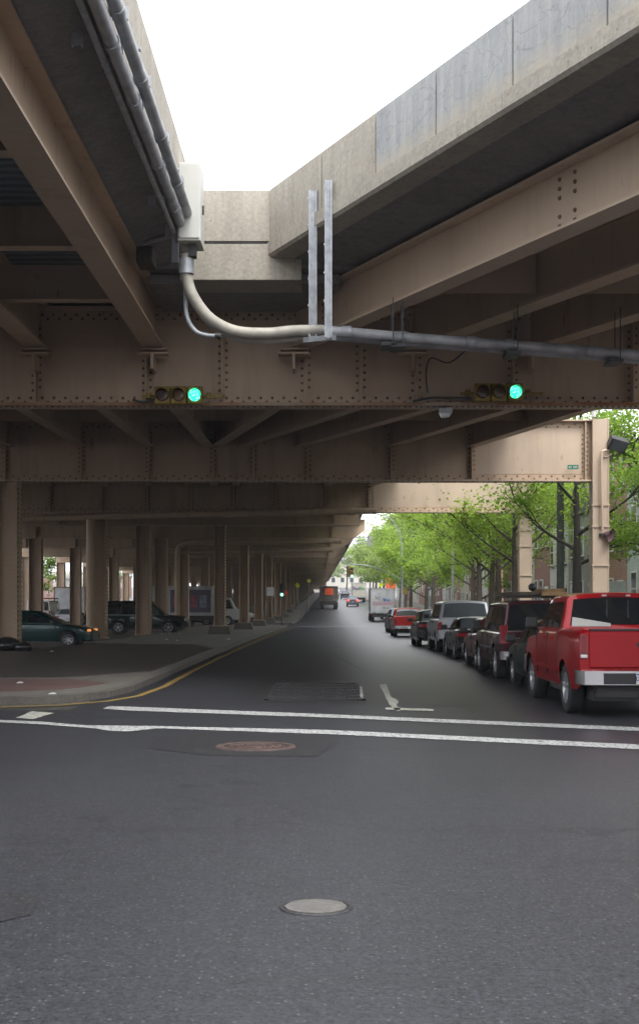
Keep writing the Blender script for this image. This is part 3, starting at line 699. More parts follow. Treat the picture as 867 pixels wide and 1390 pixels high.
# cabinet
t = thing('junction_cabinet', 'pale grey electrical cabinet hung on the end of the left parapet', 'electrical cabinet', (-2.27,23.5,7.97))
Z0 = 0
MB().box(-.20,.20,-.3,.42,.05,1.42).build('cabinet_body', 'box', t, bevel=.012)
MB().box(-.175,.175,-.325,-.30,.09,1.38).build('cabinet_door', 'box', t, bevel=.006)
MB().box(.2,.23,.0,.06,.6,.75).build('latch', 'black', t)
MB().box(-.03,.1,-.12,.1,-.17,.05).build('cable_gland', 'dark_metal', t)
t2 = thing('pull_box', 'dark conduit box tucked beneath the ramp beside the cabinet', 'conduit box', (0,0,0))
p = P(200,350,24.5); MB().box(p.x-.18,p.x+.12,24.3,24.9,p.z-.13,p.z+.16).build('casing', 'dark_metal', t2, bevel=.01)
MB().tube([P(195,330,24.2), P(238,318,24.0)], .045, 10).build('stub_pipe', 'galv_dark', t2)
# big bent conduit
pts = bez([P(253,345,23.5),P(253,372,23.5),P(262,402,23.5),P(285,432,23.55),P(318,449,23.7),(P(360,452.5,23.9)),P(400,449,24),P(440,448.5,24)], 8)
t = thing('cream_conduit', 'thick cream conduit sweeping down from the cabinet and turning right', 'conduit', (0,0,0))
MB().tube(pts, .10, 16).build('pipe', 'pipe_beige', t)
MB().tube([P(253,352,23.5), P(253,372,23.5)], .135, 16).build('collar', 'galv', t)
pts2 = bez([P(262,402,23.75),P(285,436,23.8),P(320,457,23.9),P(362,461,24.1),P(420,456,24.2),P(450,456,24.2)], 6)
t = thing('cream_conduit', 'second cream conduit nested just below the thick sweeping one', 'conduit', (0,0,0)); MB().tube(pts2, .085, 14).build('pipe', 'pipe_beige', t)
pts = bez([P(252,350,23.6),P(252,400,23.6),P(254,430,23.6),P(265,449,23.6),P(280,455,23.6),P(297,456,23.6)], 6)
t = thing('thin_conduit', 'thin pale conduit hooking down below the cabinet', 'conduit', (0,0,0)); MB().tube(pts, .04, 12).build('pipe', 'galv', t); MB().tube([P(292,455,23.6),P(300,456,23.6)], .05, 10).build('end_cap', 'dark_metal', t)
t = thing('crossing_conduit', 'long galvanised conduit running right beneath the ramp girders', 'conduit', (0,0,0))
cp = [P(436,449,24),P(480,452,24.1),P(560,459,24.4),P(700,469,24.8),P(867,482,25.2),P(1100,500,25.6)]
MB().tube(cp, .095, 16).build('pipe', 'galv_dark', t)
cp2 = [p+Vector((0,.26,-.05)) for p in cp]; MB().tube(cp2, .07, 12).build('pipe', 'galv_dark', t)
for k in ((470,451,24.05),(545,458,24.35),(640,464.5,24.6),(690,468,24.75),(800,477,25)):
    a = P(*k); MB().tube([a+Vector((-.09,0,0)), a+Vector((.09,0,0))], .112, 14).build('coupling', 'galv', t)
for px, py, Y in ((532,457,24.3),(545,459,24.3),(700,469,24.8),(838,480,25.1)):
    a = P(px,py,Y)
    MB().box(a.x-.2,a.x+.06,a.y-.2,a.y+.35,a.z-.19,a.z-.13).box(a.x+.0,a.x+.018,a.y-.16,a.y-.14,a.z-.15,7.25).box(a.x+.0,a.x+.018,a.y+.3,a.y+.32,a.z-.15,7.25).build('hanger', 'dark_metal', t)
for i, (px, w, top, bot, Y) in enumerate(((424.5,11,259,463,24.0),(445.5,10,245,459,23.35))):
    a = P(px, top, Y); b = P(px, bot, Y); w = w/F*Y/2
    t = thing('hanging_strut', 'left of the twin galvanised struts hanging from the ramp parapet' if i == 0 else 'right of the twin galvanised struts hanging from the ramp parapet', 'strut', (0,0,0), 0, 'twin struts on the ramp parapet')
    m = MB().box(a.x-w, a.x-w+.03, Y-.06, Y, b.z, a.z).box(a.x+w-.03, a.x+w, Y-.06, Y, b.z, a.z).box(a.x-w, a.x+w, Y-.012, Y-.002, b.z, a.z)
    for k in range(6):
        z = b.z+.15+k*(a.z-b.z-.3)/5; m.box(a.x-w-.02, a.x-w+.03, Y-.066, Y-.055, z-.015, z+.015)
    m.build('channel', 'galv', t)
a = P(414,462,24.0); b = P(453,458,23.4)
tag(MB().bar(a, b, .10, .09).build('strut_foot', 'galv'), 'short galvanised foot bar joining the lower ends of the twin struts', 'bracket')
# cables by the right signal
tag(MB().tube(bez([P(640,468,27),P(610,492,27.6),P(585,486,28),P(578,505,28.3),P(580,533,28.5)], 6), .018, 6).build('signal_cable', 'black'), 'black cable looping down beside the right traffic light', 'cable')
tag(MB().tube(bez([P(560,545,28.55),P(590,540,28.55),P(640,541,28.55)], 6), .03, 6).build('signal_cable', 'dark_metal'), 'dark cable lying along the beam to the right traffic light', 'cable')
tag(MB().tube(bez([P(180,543,28.55),P(195,546,28.55),P(211,542,28.55)], 6), .03, 6).build('signal_cable', 'dark_metal'), 'tangle of dark cable left of the left traffic light', 'cable')

# ------------------------------------------------------------------ traffic signals
def hsignal(px0, px1, pyc, label, Y=28.45, sc=1.0):
    c = P((px0+px1)/2, pyc, Y); w = (px1-px0)/F*Y; sec = w/3
    t = thing('traffic_light', label, 'traffic light', tuple(c), 0, 'horizontal traffic lights on the big cross beam')
    for k in range(3):
        x = -w/2+sec*(k+.5)
        MB().box(x-sec/2+.008, x+sec/2-.008, -.10, .10, -.19, .19).build('housing', 'yellow', t, bevel=.02)
        MB().lathe([(0,-.115),(.10,-.12),(.135,-.11),(.135,-.10)], (x,0,0), 'y', 24).build('lens', ('lens_off','lens_amber','green_lit')[k], t)
        v = MB(); n = 14
        for i in range(n):
            a0 = R(-30+240*i/n); a1 = R(-30+240*(i+1)/n)
            v.add([(x+.15*math.cos(a0),-.10,.15*math.sin(a0)),(x+.15*math.cos(a1),-.10,.15*math.sin(a1)),(x+.145*math.cos(a1),-.32+.06*abs(math.cos(a1)),.145*math.sin(a1)-.01),(x+.145*math.cos(a0),-.32+.06*abs(math.cos(a0)),.145*math.sin(a0)-.01)], [(0,1,2,3)])
        o = v.build('visor', 'yellow' if k < 2 else 'yellow', t, recalc=False); sm = o.modifiers.new('s', 'SOLIDIFY'); sm.thickness = .006
    MB().box(-w/2-.28,w/2+.45,.101,.15,-.03,.03).build('mounting_arm', 'yellow', t)
    for q in (-w/2-.18, w/2+.06): MB().box(q,q+.10,-.05,.098,-.06,.06).build('arm_clamp', 'yellow', t)
    return t
hsignal(210,276,537, 'yellow horizontal traffic light showing green at left on the cross beam')
hsignal(643,709,533, 'dim yellow horizontal traffic light showing green at right on the cross beam')
t = thing('underdeck_lamp', 'small grey lamp fixed below the cross beam left of the right traffic light', 'lamp', tuple(P(604,560,28.9)))
MB().box(-.14,.14,-.1,.1,-.02,.1).build('housing', 'galv', t, bevel=.015); MB().frustum(0,0,-.1,-.02,.08,.08,.13,.1).build('lens', 'clear', t)
# green plate on the portal beam, floodlight and its conduit, horn
t = thing('beam_sign', 'tiny green plate with white lettering on the portal beam end', 'sign', tuple(P(777,634,46.2)))
MB().box(-.19,.19,-.01,.01,-.075,.075).build('plate', 'sign_green', t); [MB().box(-.15+q*.052,-.15+q*.052+.034,-.016,-.009,-.03,.03).build('plate_mark', 'letters', t) for q in (0,1,3,4,5)]
t = thing('floodlight', 'dark square floodlight tilted down on top of the tall beige column', 'floodlight', tuple(P(826,612,46.2)))
fh = MB().box(-.30,.30,-.16,.16,-.2,.2).box(-.33,.33,-.20,-.15,-.23,.23).build('housing', 'dark_metal', t, bevel=.02); fh.rotation_euler = (R(38), R(14), R(12)); fh.location = (.26,-.1,.25)
fl_ = MB().box(-.27,.27,-.212,-.2,-.17,.17).build('lens', 'glass_pale', t, bevel=.004); fl_.rotation_euler = fh.rotation_euler; fl_.location = fh.location
MB().tube([(.1,0,-.1),(-.05,0,-.2),(-.2,0,-.22)], .035, 8).build('arm', 'steel2', t)
t = thing('column_conduit', 'beige conduit climbing the tall portal column to the floodlight', 'conduit', (0,0,0))
MB().tube(bez([P(817,722,46.05),P(816,660,46.05),P(816,618,46.05),P(819,612,46.05),P(826,611,46.1)], 5), .045, 8).build('pipe', 'steel2', t)
MB().tube([P(804.5,670,46.1),P(804.5,560,46.1)], .035, 8).build('cable_pipe', 'steel2', t)
MB().tube([P(805,566,46.1),P(806,552,46.1)], .08, 8).build('beacon', 'frame_white', t)
t = thing('horn_speaker', 'rusty pink horn fixture on the side of the tall portal column', 'horn', tuple(P(824,726,46.1)))
MB().lathe([(.04,.16),(.1,.1),(.14,0),(.24,-.14),(.25,-.16),(.2,-.1),(.05,.02)], (0,0,0), 'y', 20).build('bell', plain('pink_rust', (.15,.095,.095), .9, 0, .6, 14), t).rotation_euler = (R(15),0,R(48)); MB().box(-.28,.02,.02,.1,-.05,.05).build('bracket', 'dark_metal', t)

# ------------------------------------------------------------------ vehicles
def sgn(a): return 1 if a >= 0 else -1
def vehicle(name, label, cat, loc, rz, s, group=None):
    """s: L,W, top=[(y,z)] lower body top profile, wheels (yr,yf,Rw), gh=(yb0,yb1,yf1,yf0,belt,roof,tilt), win=[(ya,yb)...], paint"""
    t = thing(name, label, cat, loc, rz, group)
    Lg, W = s['L'], s['W']; yr, yf, Rw = s['wheels']; c0 = -Lg/2
    Ra = Rw+.055; sill = s.get('sill', .26); hw = W/2
    top = s['top']; bed = s.get('bed')
    ss = [0,.03,.08,.15,.25,.4]+[Lg-x for x in (0,.03,.08,.16,.28,.45)]
    y = .5
    while y < Lg-.5: ss.append(y); y += .11
    for yw in (yr, yf):
        for a in range(0, 181, 15): ss.append(yw+Ra*math.cos(R(a)))
    if bed: ss += [bed[0], bed[0]+.01, bed[1]-.01, bed[1]]
    ss = sorted(set(round(q, 3) for q in ss if 0 <= q <= Lg))
    vs = []; NP = None
    for y in ss:
        d0, d1 = y, Lg-y
        w = hw
        e0, e1 = s.get('round', (.06, .16))
        if d0 < .4: w -= e0*(1-d0/.4)**2.2
        if d1 < .6: w -= e1*(1-d1/.6)**2.0
        zl = sill
        if d0 < .35: zl += .10*(1-d0/.35)
        if d1 < .35: zl += .06*(1-d1/.35)
        for yw in (yr, yf):
            if abs(y-yw) < Ra: zl = max(zl, Rw+math.sqrt(max(0, Ra*Ra-(y-yw)**2)))
        zt = lerp(top, y)
        if d0 < .06: zt -= .03*(1-d0/.06)
        sec = []
        K = 7; zm = sill+(.62)*(zt-sill); fl = s.get('flare', 0)
        for k in range(K):
            z = zl+(zt-.06-zl)*k/(K-1)
            u = (z-zm)/(zt-sill+.01); x = w*(1-.16*u*u)
            for yw in (yr, yf):
                if fl and abs(y-yw) < Ra+.18: x += fl*(1-((abs(y-yw))/(Ra+.18))**4)*max(0, 1-max(0, z-Rw-Ra*.9)/.28)
            sec.append((x, z))
        wt = w*.985
        if bed and bed[0] <= y <= bed[1]:
            sec += [(wt*.955, zt-.012), (wt*.92, zt), (wt*.88, zt-.01), (wt*.87, .72), (0, .72)]
        else:
            sec += [(wt*.945, zt-.018), (wt*.88, zt), (wt*.6, zt+.018), (wt*.3, zt+.026), (0, zt+.028)]
        full = [(-x, z) for x, z in sec]+[(x, z) for x, z in reversed(sec[:-1])]
        NP = len(full)
        vs += [(x, y+c0, z) for x, z in full]
    fs = []
    for i in range(len(ss)-1):
        for k in range(NP-1): fs.append((i*NP+k, i*NP+k+1, (i+1)*NP+k+1, (i+1)*NP+k))
    fs += [tuple(range(NP)), tuple(range((len(ss)-1)*NP, len(ss)*NP))[::-1]]
    m = MB(); m.add(vs, fs, 0, True)
    body = m.build('body', s['paint'], t, recalc=True)
    es = body.modifiers.new('split', 'EDGE_SPLIT'); es.split_angle = R(38)
    # underbody
    MB().box(-hw+.28, hw-.28, c0+.25, -c0-.25, .24, .62).box(-hw+.08, hw-.08, c0+yr+Ra+.05, c0+yf-Ra-.05, sill-.02, sill+.2).box(-hw+.3, hw-.3, c0+.1, c0+.5, .3, .5).build('chassis', 'dark_metal', t)
    # greenhouse
    yb0, yb1, yf1, yf0, belt, roof, tilt = s['gh']
    wb = hw*.985*s.get('ghw', .93)
    zr = lambda y: lerp([(yb0, belt), (yb1, roof-.02), ((yb1+yf1)/2, roof), (yf1, roof-.02), (yf0, belt)], y)
    xs = lambda z: wb-(z-belt)*tilt
    def crown(f): return .045*(1-f*f)
    gs = sorted(set([yb0, yb1, yf1, yf0, (yb1+yf1)/2]+[yb0+(yb1-yb0)*k/4 for k in range(5)]+[yf1+(yf0-yf1)*k/4 for k in range(5)]+[yb1+(yf1-yb1)*k/6 for k in range(7)]))
    vs = []
    for y in gs:
        z = max(zr(y), belt+.001); h = z-belt; sec = [(xs(belt), belt-.05), (xs(belt), belt)]
        cut = min(.07, h*.6)
        for q in (.33,.66,1): sec.append((xs(belt+(h-cut)*q), belt+(h-cut)*q))
        xe_ = xs(z)
        sec += [(xe_-.02, z-cut*.42), (xe_-.07, z-cut*.08)]+[(xe_*q, z+crown(q)*min(1, h/.25)) for q in (.75,.4,0)]
        full = [(-x, zz) for x, zz in sec]+[(x, zz) for x, zz in reversed(sec[:-1])]; NG = len(full)
        vs += [(x, y+c0, zz) for x, zz in full]
    fs = []
    for i in range(len(gs)-1):
        for k in range(NG-1): fs.append((i*NG+k, i*NG+k+1, (i+1)*NG+k+1, (i+1)*NG+k))
    fs += [tuple(range(NG)), tuple(range((len(gs)-1)*NG, len(gs)*NG))[::-1]]
    cab = MB().add(vs, fs, 0, True).build('cabin', s['paint'], t); es = cab.modifiers.new('split', 'EDGE_SPLIT'); es.split_angle = R(33)
    # side windows
    for side in (-1, 1):
        for ya, yb_ in s['win']:
            z0w, z1w = belt+.035, roof-s.get('wtop', .12); up = []; lo = []
            for k in range(9):
                y = ya+(yb_-ya)*k/8; z = min(z1w, zr(y)-.11)
                z = max(z, z0w+.02); up.append((side*(xs(z)+.009), y+c0, z)); lo.append((side*(xs(z0w)+.009), y+c0, z0w))
            fsw = [(k, k+1, 9+k+1, 9+k) for k in range(8)]
            MB().add(lo+up, fsw, 0).build('side_window', 'glass', t)
    # glass on ramps
    def ramp_glass(a, b, za, zb, nm, mat, nrm, inx=.10):
        v = []
        for j in range(5):
            f = j/4; y = a+(b-a)*f; z = za+(zb-za)*f
            for i in range(9):
                q = -1+i/4; hwid = xs(z)-inx; x = hwid*q; cz = crown(x/max(.1, xs(z)))*min(1, (z-belt)/.25)
                v.append((x, y+c0+nrm[0], z+cz+nrm[1]))
        f_ = [(j*9+i, j*9+i+1, (j+1)*9+i+1, (j+1)*9+i) for j in range(4) for i in range(8)]
        return MB().add(v, f_, 0, True).build(nm, mat, t)
    sl = math.hypot(yb1-yb0, roof-belt); H = roof-.02-belt
    a, b = (.09, .88) if not s.get('rearwin') else s['rearwin']
    rw = ramp_glass(yb0+(yb1-yb0)*a, yb0+(yb1-yb0)*b, belt+H*a, belt+H*b, 'rear_window', s.get('rearglass', 'glass'), (-.020, .004), s.get('rwin', .11))
    ramp_glass(yf0+(yf1-yf0)*.06, yf0+(yf1-yf0)*.9, belt+H*.06, belt+H*.9, 'windshield', 'glass_pale', (.02, .006), .07)
    # wheels
    for yw in (yr, yf):
        for side in (-1, 1):
            o = hw-.015
            tw = s.get('tw', .21); wt_ = bpy.data.objects.new('wheel', None); COL.objects.link(wt_); wt_.parent = t; wt_.location = (side*(o-tw/2), yw+c0, Rw); wt_.empty_display_size = .1
            MB().lathe([(Rw*.62,-tw/2+.01),(Rw*.9,-tw/2),(Rw*.985,-tw/2+.025),(Rw,-tw/4),(Rw,tw/4),(Rw*.985,tw/2-.025),(Rw*.9,tw/2),(Rw*.62,tw/2-.01)], (0,0,0), 'x', 32).build('tyre', 'rubber', wt_)
            rm = MB(); oo = side*(tw/2-.05)
            rm.lathe([(Rw*.64,side*(tw/2-.012)),(Rw*.60,side*(tw/2-.01)),(Rw*.56,side*(tw/2-.07)),(Rw*.5,side*(-.02))], (0,0,0), 'x', 24)
            for k in range(s.get('spokes', 6)):
                a_ = 2*math.pi*k/s.get('spokes', 6)+.3; rm.bar((oo,0,0), (oo+side*.02, Rw*.6*math.cos(a_), Rw*.6*math.sin(a_)), .035, Rw*.16, up=(1,0,0))
            rm.lathe([(0,oo+side*.03),(Rw*.16,oo+side*.025),(Rw*.18,oo-side*.02)], (0,0,0), 'x', 16)
            rm.build('rim', s.get('rim', 'alloy'), wt_)
            MB().lathe([(0,oo-side*.06),(Rw*.6,oo-side*.06)], (0,0,0), 'x', 20).build('brake_disc', 'dark_metal', wt_)
    # bumpers
    for (nm, yc, sg, sp) in (('rear_bumper', 0, -1, s.get('rb')), ('front_bumper', Lg, 1, s.get('fb'))):
        if sp:
            zl_, zh_, mat_, pr = sp[:4]; wbp = hw*.985
            pl = [(-wbp, -.30), (-wbp-.005, -.06), (-wbp*.93, pr*.75), (-wbp*.6, pr), (wbp*.6, pr), (wbp*.93, pr*.75), (wbp+.005, -.06), (wbp, -.30)]
            pl = [(x, yc+c0+sg*q) for x, q in pl]; pin = [(x*.97, y-sg*.06) for x, y in reversed(pl)]
            m = MB(); n = len(pl)
            vs = [(x, y, zl_) for x, y in pl]+[(x, y, zh_) for x, y in pl]+[(x*.96, y-sg*.05, zh_+.02) for x, y in pl]+[(x*.96, y-sg*.05, zl_-.02) for x, y in pl]
            f_ = []
            for i in range(n-1): f_ += [(i, i+1, n+i+1, n+i), (n+i, n+i+1, 2*n+i+1, 2*n+i), (3*n+i, 3*n+i+1, i+1, i)]
            m.add(vs, f_, 0, True); ob = m.build(nm, mat_, t)
            e = ob.modifiers.new('split', 'EDGE_SPLIT'); e.split_angle = R(40)
            if len(sp) > 4: MB().box(-sp[4], sp[4], yc+c0-pr-.012, yc+c0-pr+.05, zl_+.01, zh_-.03).build('bumper_step', 'black', ob)
    # lamps: boxes let into the corners
    for (x0_, x1_, z0_, z1_, mat_) in s.get('tl', []):
        for side in (-1, 1):
            m = MB().box(min(side*x0_, side*x1_), max(side*x0_, side*x1_), c0-.012, c0+.14, z0_, z1_); m.build('tail_lamp', mat_, t, bevel=.015)
    for (x0_, x1_, z0_, z1_, mat_) in s.get('hl', []):
        for side in (-1, 1):
            MB().box(min(side*x0_, side*x1_), max(side*x0_, side*x1_), -c0-s.get('hld', .30), -c0-.02+s.get('hlp', 0), z0_, z1_).build('headlight', mat_, t, bevel=.03)
    # mirrors, handles, plate
    ym = yf0-.35
    for side in (-1, 1):
        msz = s.get('mir', .11)
        o = MB().frustum(side*(wb+.17), ym+c0, belt+.0, belt+msz*1.5, .11, .05, .10, .045).build('mirror', s.get('mirmat', 'black'), t, bevel=.03)
        MB().box(*sorted((side*(wb-.03), side*(wb+.1))), ym+c0-.02, ym+c0+.03, belt+.02, belt+.06).build('mirror_arm', 'black', o)
        for ya, yb_ in s['win'][:s.get('doors', 2)]:
            yh = ya+.12
            MB().box(*sorted((side*(hw-.012), side*(hw+.018))), yh+c0, yh+c0+.16, belt-.15, belt-.115).build('door_handle', s.get('hmat', 'black'), t)
            MB().box(*sorted((side*(hw-.03), side*(hw+.0035))), yb_+c0+.03, yb_+c0+.038, sill+.12, belt-.05).build('door_seam', 'black', t)
    if s.get('mould'): 
        for side in (-1, 1): MB().box(*sorted((side*(hw-.02), side*(hw+.012))), yr+Ra+.1+c0, yf-Ra-.1+c0, s['mould'], s['mould']+.05).build('side_moulding', s.get('mmat', 'black'), t)
    if s.get('plate'):
        pz, txt, pw = s['plate']
        pp = MB().box(-.155*pw, .155*pw, c0-.035-s.get('pp', 0), c0-.02-s.get('pp', 0)+.05, pz-.078*pw, pz+.078*pw).build('licence_plate', 'white', t)
        MB().box(-.15*pw, .15*pw, c0-.0365-s.get('pp', 0), c0-.03-s.get('pp', 0), pz+.05, pz+.072).build('plate_band', 'spray_blue', pp)
    return t
def right_car(name, label, cat, Y0, xl, s): 
    return vehicle(name, label, cat, (xl+s['W']/2, Y0+s['L']/2, gz(Y0)), s.get('rz', 0), s, 'vehicles parked along the right kerb')

# 1 big red pickup
pk = dict(L=5.2, W=1.93, wheels=(1.1,4.32,.385), tw=.25, top=[(0,1.30),(1.6,1.30),(1.75,1.27),(3.7,1.24),(3.9,1.17),(4.9,1.10),(5.2,.98)], bed=(.07,1.62), gh=(1.66,1.86,3.25,4.05,1.26,1.83,.20), ghw=.92, win=[(1.98,2.62),(2.72,3.62)], paint='car_red',
          flare=.03, sill=.40, rb=(.50,.70,'chrome',.17,.62), fb=(.45,.75,'chrome',.10), hl=[(.6,.88,.82,1.02,'clear')], mir=.13, rim='alloy', spokes=5, round=(.035,.16), rearglass='glass', rearwin=(.14,.86), rwin=.10, hmat='car_red', mould=.62, mmat='car_red')
t = right_car('pickup_truck', 'bright red pickup truck parked nearest on the right, tailgate to camera', 'pickup truck', 19.4, 3.76, pk)
c0 = -2.6
MB().box(-.80,.80,c0-.022,c0+.05,.735,1.285).build('tailgate', 'car_red', t, bevel=.02)
tg = [o for o in t.children if o.name.startswith('tailgate')][0]
MB().box(-.11,.11,c0-.04,c0-.018,1.05,1.11).build('tailgate_handle', 'black', tg, bevel=.01)
MB().box(-.80,.80,c0-.03,c0+.04,1.275,1.31).build('tailgate_cap', 'black', tg, bevel=.01)
for s_ in (-1, 1):
    o = MB().box(*sorted((s_*.81, s_*.935)), c0-.02, c0+.20, .86, 1.24).build('tail_lamp', 'tail', t, bevel=.03)
    MB().box(*sorted((s_*.825, s_*.925)), c0-.028, c0+.05, .885, .935).build('reverse_lamp', 'clear', o, bevel=.01)
    MB().box(*sorted((s_*.82, s_*.93)), c0-.026, c0+.05, .955, .965).build('lamp_divider', 'black', o)
    MB().box(*sorted((s_*.16, s_*.175)), c0+1.70, c0+1.725, 1.36, 1.74).build('sliding_window_frame', 'black', t)
MB().add([(-.74,c0+1.650,1.32),(-.12,c0+1.650,1.32),(-.12,c0+1.668,1.37),(-.42,c0+1.686,1.42),(-.72,c0+1.704,1.47)], [(0,1,2,3,4)]).build('pale_window_patch', 'box', t)  # pale polygon low on the left of the rear window
MB().box(-.16,.16,c0+1.815,c0+1.86,1.795,1.83).build('third_brake_lamp', 'tail', t, bevel=.008)
for x in (-.19,.19): MB().box(x-.035,x+.035,c0+1.81,c0+1.85,1.80,1.822).build('cargo_lamp', 'clear', t)
pl = MB().box(-.155,.155,c0-.195,c0-.17,.515,.672).build('licence_plate', 'white', t)
text('DCN', .085, 'blue_ink', pl, (-.07,c0-.2,.59)); MB().box(-.15,.15,c0-.198,c0-.19,.645,.668).build('plate_band', 'spray_blue', pl)
MB().box(-.5,.5,c0+.2,c0+1.0,.42,.5).box(-.03,.03,c0-.15,c0+.3,.40,.46).build('tow_hitch', 'dark_metal', t)
MB().tube([(.72,c0-.05,.38),(.72,c0+1,.38)], .035, 10).build('exhaust_pipe', 'chrome', t)
for x in (-.45,.45): MB().box(x-.2,x+.2,c0+2.35,c0+2.47,1.1,1.62).build('headrest', 'black', t, bevel=.04)
for s_ in (-1,1): MB().box(*sorted((s_*.968,s_*.975)),c0+1.66,c0+1.672,.55,1.24).build('bed_seam', 'black', t)

# 2 compact dark green sedan
sd = dict(L=4.15, W=1.70, wheels=(.85,3.3,.30), top=[(0,.93),(.6,.95),(1.2,.93),(3.0,.90),(3.8,.80),(4.15,.66)], gh=(.55,1.15,2.2,3.05,.90,1.36,.32), win=[(1.15,1.75),(1.83,2.62)], paint='car_dkgreen', rb=(.38,.60,'car_dkgreen',.08), fb=(.3,.55,'car_dkgreen',.06),
          tl=[(.45,.80,.70,.84,'tail')], hl=[(.5,.78,.6,.72,'clear')], plate=(.66,'BXF 3072',1), rim='alloy', rearglass='glass_pale')
right_car('sedan', 'dark green sedan wedged between the red pickup and the maroon utility wagon', 'car', 24.85, 4.05, sd)
# 3 maroon SUV
sv = dict(L=5.05, W=1.93, wheels=(1.05,4.15,.375), tw=.24, top=[(0,1.08),(3.6,1.08),(3.85,1.07),(4.8,1.0),(5.05,.86)], gh=(.03,.22,3.1,3.75,1.06,1.74,.17), ghw=.95, win=[(.35,1.35),(1.43,2.2),(2.28,3.2)], doors=3, paint='car_maroon', sill=.38,
          rb=(.46,.64,'chrome',.12,.7), fb=(.42,.7,'chrome',.1), hl=[(.6,.88,.75,.95,'clear')], tl=[(.80,.965,.80,1.22,'tail')], plate=(.80,'CKY 6618',1), mir=.15, flare=.02, mould=.66, mmat='chrome', rearwin=(.05,.88), rwin=.09, round=(.03,.14), hmat='black')
t = right_car('utility_wagon', 'large maroon utility wagon with a roof load of timber, parked behind the green sedan', 'car', 29.25, 3.97, sv); c0 = -5.05/2
text('SUBURBAN', .10, 'letters', t, (-.42, c0-.008, .90), bold=.002)
MB().box(-.22,.22,c0-.02,c0+.03,.93,1.0).build('gate_handle', 'black', t)
for s_ in (-1,1): MB().tube([(s_*.68,c0+.5,1.84),(s_*.68,c0+3.0,1.84)], .018, 8).build('roof_rail', 'black', t)
for yy_ in (.7,2.4): MB().box(-.7,.7,c0+yy_,c0+yy_+.05,1.83,1.86).build('rack_bar', 'black', t)
o = MB().box(4.30,4.95,29.9,31.6,1.87,1.96).build('timber', 'bark', bevel=.02); tag(o, 'dark left bundle of timber on the maroon wagon roof', 'timber', 'timber carried on the wagon roof')
o = MB().box(4.98,5.55,29.8,31.7,1.87,1.95).box(5.02,5.5,29.9,31.5,1.95,2.03).build('timber', 'wood', bevel=.01); tag(o, 'pale orange boards on the maroon wagon roof', 'timber', 'timber carried on the wagon roof')
t = thing('work_lamp', 'black round lamp on a short stand among the roof timber', 'lamp', (4.86,30.4,1.87)); MB().tube([(0,0,0),(0,0,.2)], .02, 8).box(-.1,.1,-.1,.1,0,.03).build('stand', 'black', t); MB().lathe([(0,-.08),(.07,-.07),(.095,.0),(.07,.05),(0,.06)], (0,0,.2), 'y', 16).build('lamp_head', 'black', t)
# 4 small wine car
s4 = dict(sd, paint='car_wine', L=3.95, W=1.66, wheels=(.8,3.15,.29), top=[(0,.92),(.5,.94),(1.1,.92),(2.8,.88),(3.6,.78),(3.95,.64)], gh=(.3,.85,2.1,2.95,.89,1.34,.3), win=[(.85,1.55),(1.63,2.5)], rb=(.38,.6,'car_wine',.07), fb=(.3,.55,'car_wine',.06), plate=(.66,'AEH 9954',1))
right_car('hatchback', 'small wine coloured car tucked ahead of the maroon wagon', 'car', 34.6, 4.12, s4)
# 5 black sedan
s5 = dict(sd, paint='car_blackcar', L=4.4, W=1.74, wheels=(.9,3.5,.30), top=[(0,.90),(.7,.93),(1.3,.90),(3.1,.87),(4.0,.76),(4.4,.62)], gh=(.55,1.25,2.35,3.2,.87,1.27,.32), win=[(1.25,1.85),(1.93,2.75)], rb=(.36,.58,'car_blackcar',.08), fb=(.3,.55,'car_blackcar',.06), tl=[(.35,.83,.70,.82,'tail')], plate=(.60,'DHR 2207',1), pp=.05, rearglass='glass_pale')
right_car('sedan', 'low black sedan with a pale rear window reflection, ahead of the wine car', 'car', 40.3, 4.13, s5)
# 6 silver pickup with cap
s6 = dict(rearglass='glass_pale', L=5.1, W=1.9, wheels=(1.05,4.2,.37), tw=.24, top=[(0,1.20),(3.6,1.18),(3.85,1.12),(4.8,1.04),(5.1,.9)], gh=(.03,.2,3.0,3.8,1.18,1.80,.19), ghw=.95, win=[(.3,1.6),(1.85,2.4),(2.48,3.3)], doors=3, paint='car_silver', sill=.40, rb=(.5,.68,'car_silver',.12,.6), fb=(.42,.7,'chrome',.1),
          tl=[(.80,.95,.80,1.08,'tail')], hl=[(.6,.88,.75,.95,'clear')], plate=(.60,'EMV 1150',1), pp=.12, rearwin=(.08,.86), rwin=.10, flare=.02, round=(.03,.14))
t = right_car('pickup_truck', 'silver pickup truck with a matching bed cap, parked behind the black sedan', 'pickup truck', 46.2, 4.1, s6); c0 = -2.55
MB().box(-.76,.76,c0-.02,c0+.04,.74,1.165).build('tailgate', 'car_silver', t, bevel=.02)
# 7 black car
s7 = dict(sd, paint='car_blackcar', L=4.5, W=1.76, wheels=(.95,3.6,.32), top=[(0,1.02),(.7,1.03),(1.3,1.0),(3.2,.96),(4.1,.84),(4.5,.7)], gh=(.35,1.0,2.5,3.3,.98,1.46,.28), win=[(1.05,1.85),(1.93,2.85)], rb=(.4,.64,'car_blackcar',.08), fb=(.3,.6,'car_blackcar',.06), tl=[(.5,.83,.78,.92,'tail')], plate=(.7,'CWL 7730',1))
right_car('sedan', 'taller black sedan parked in front of the silver capped pickup', 'car', 52.6, 3.87, s7)
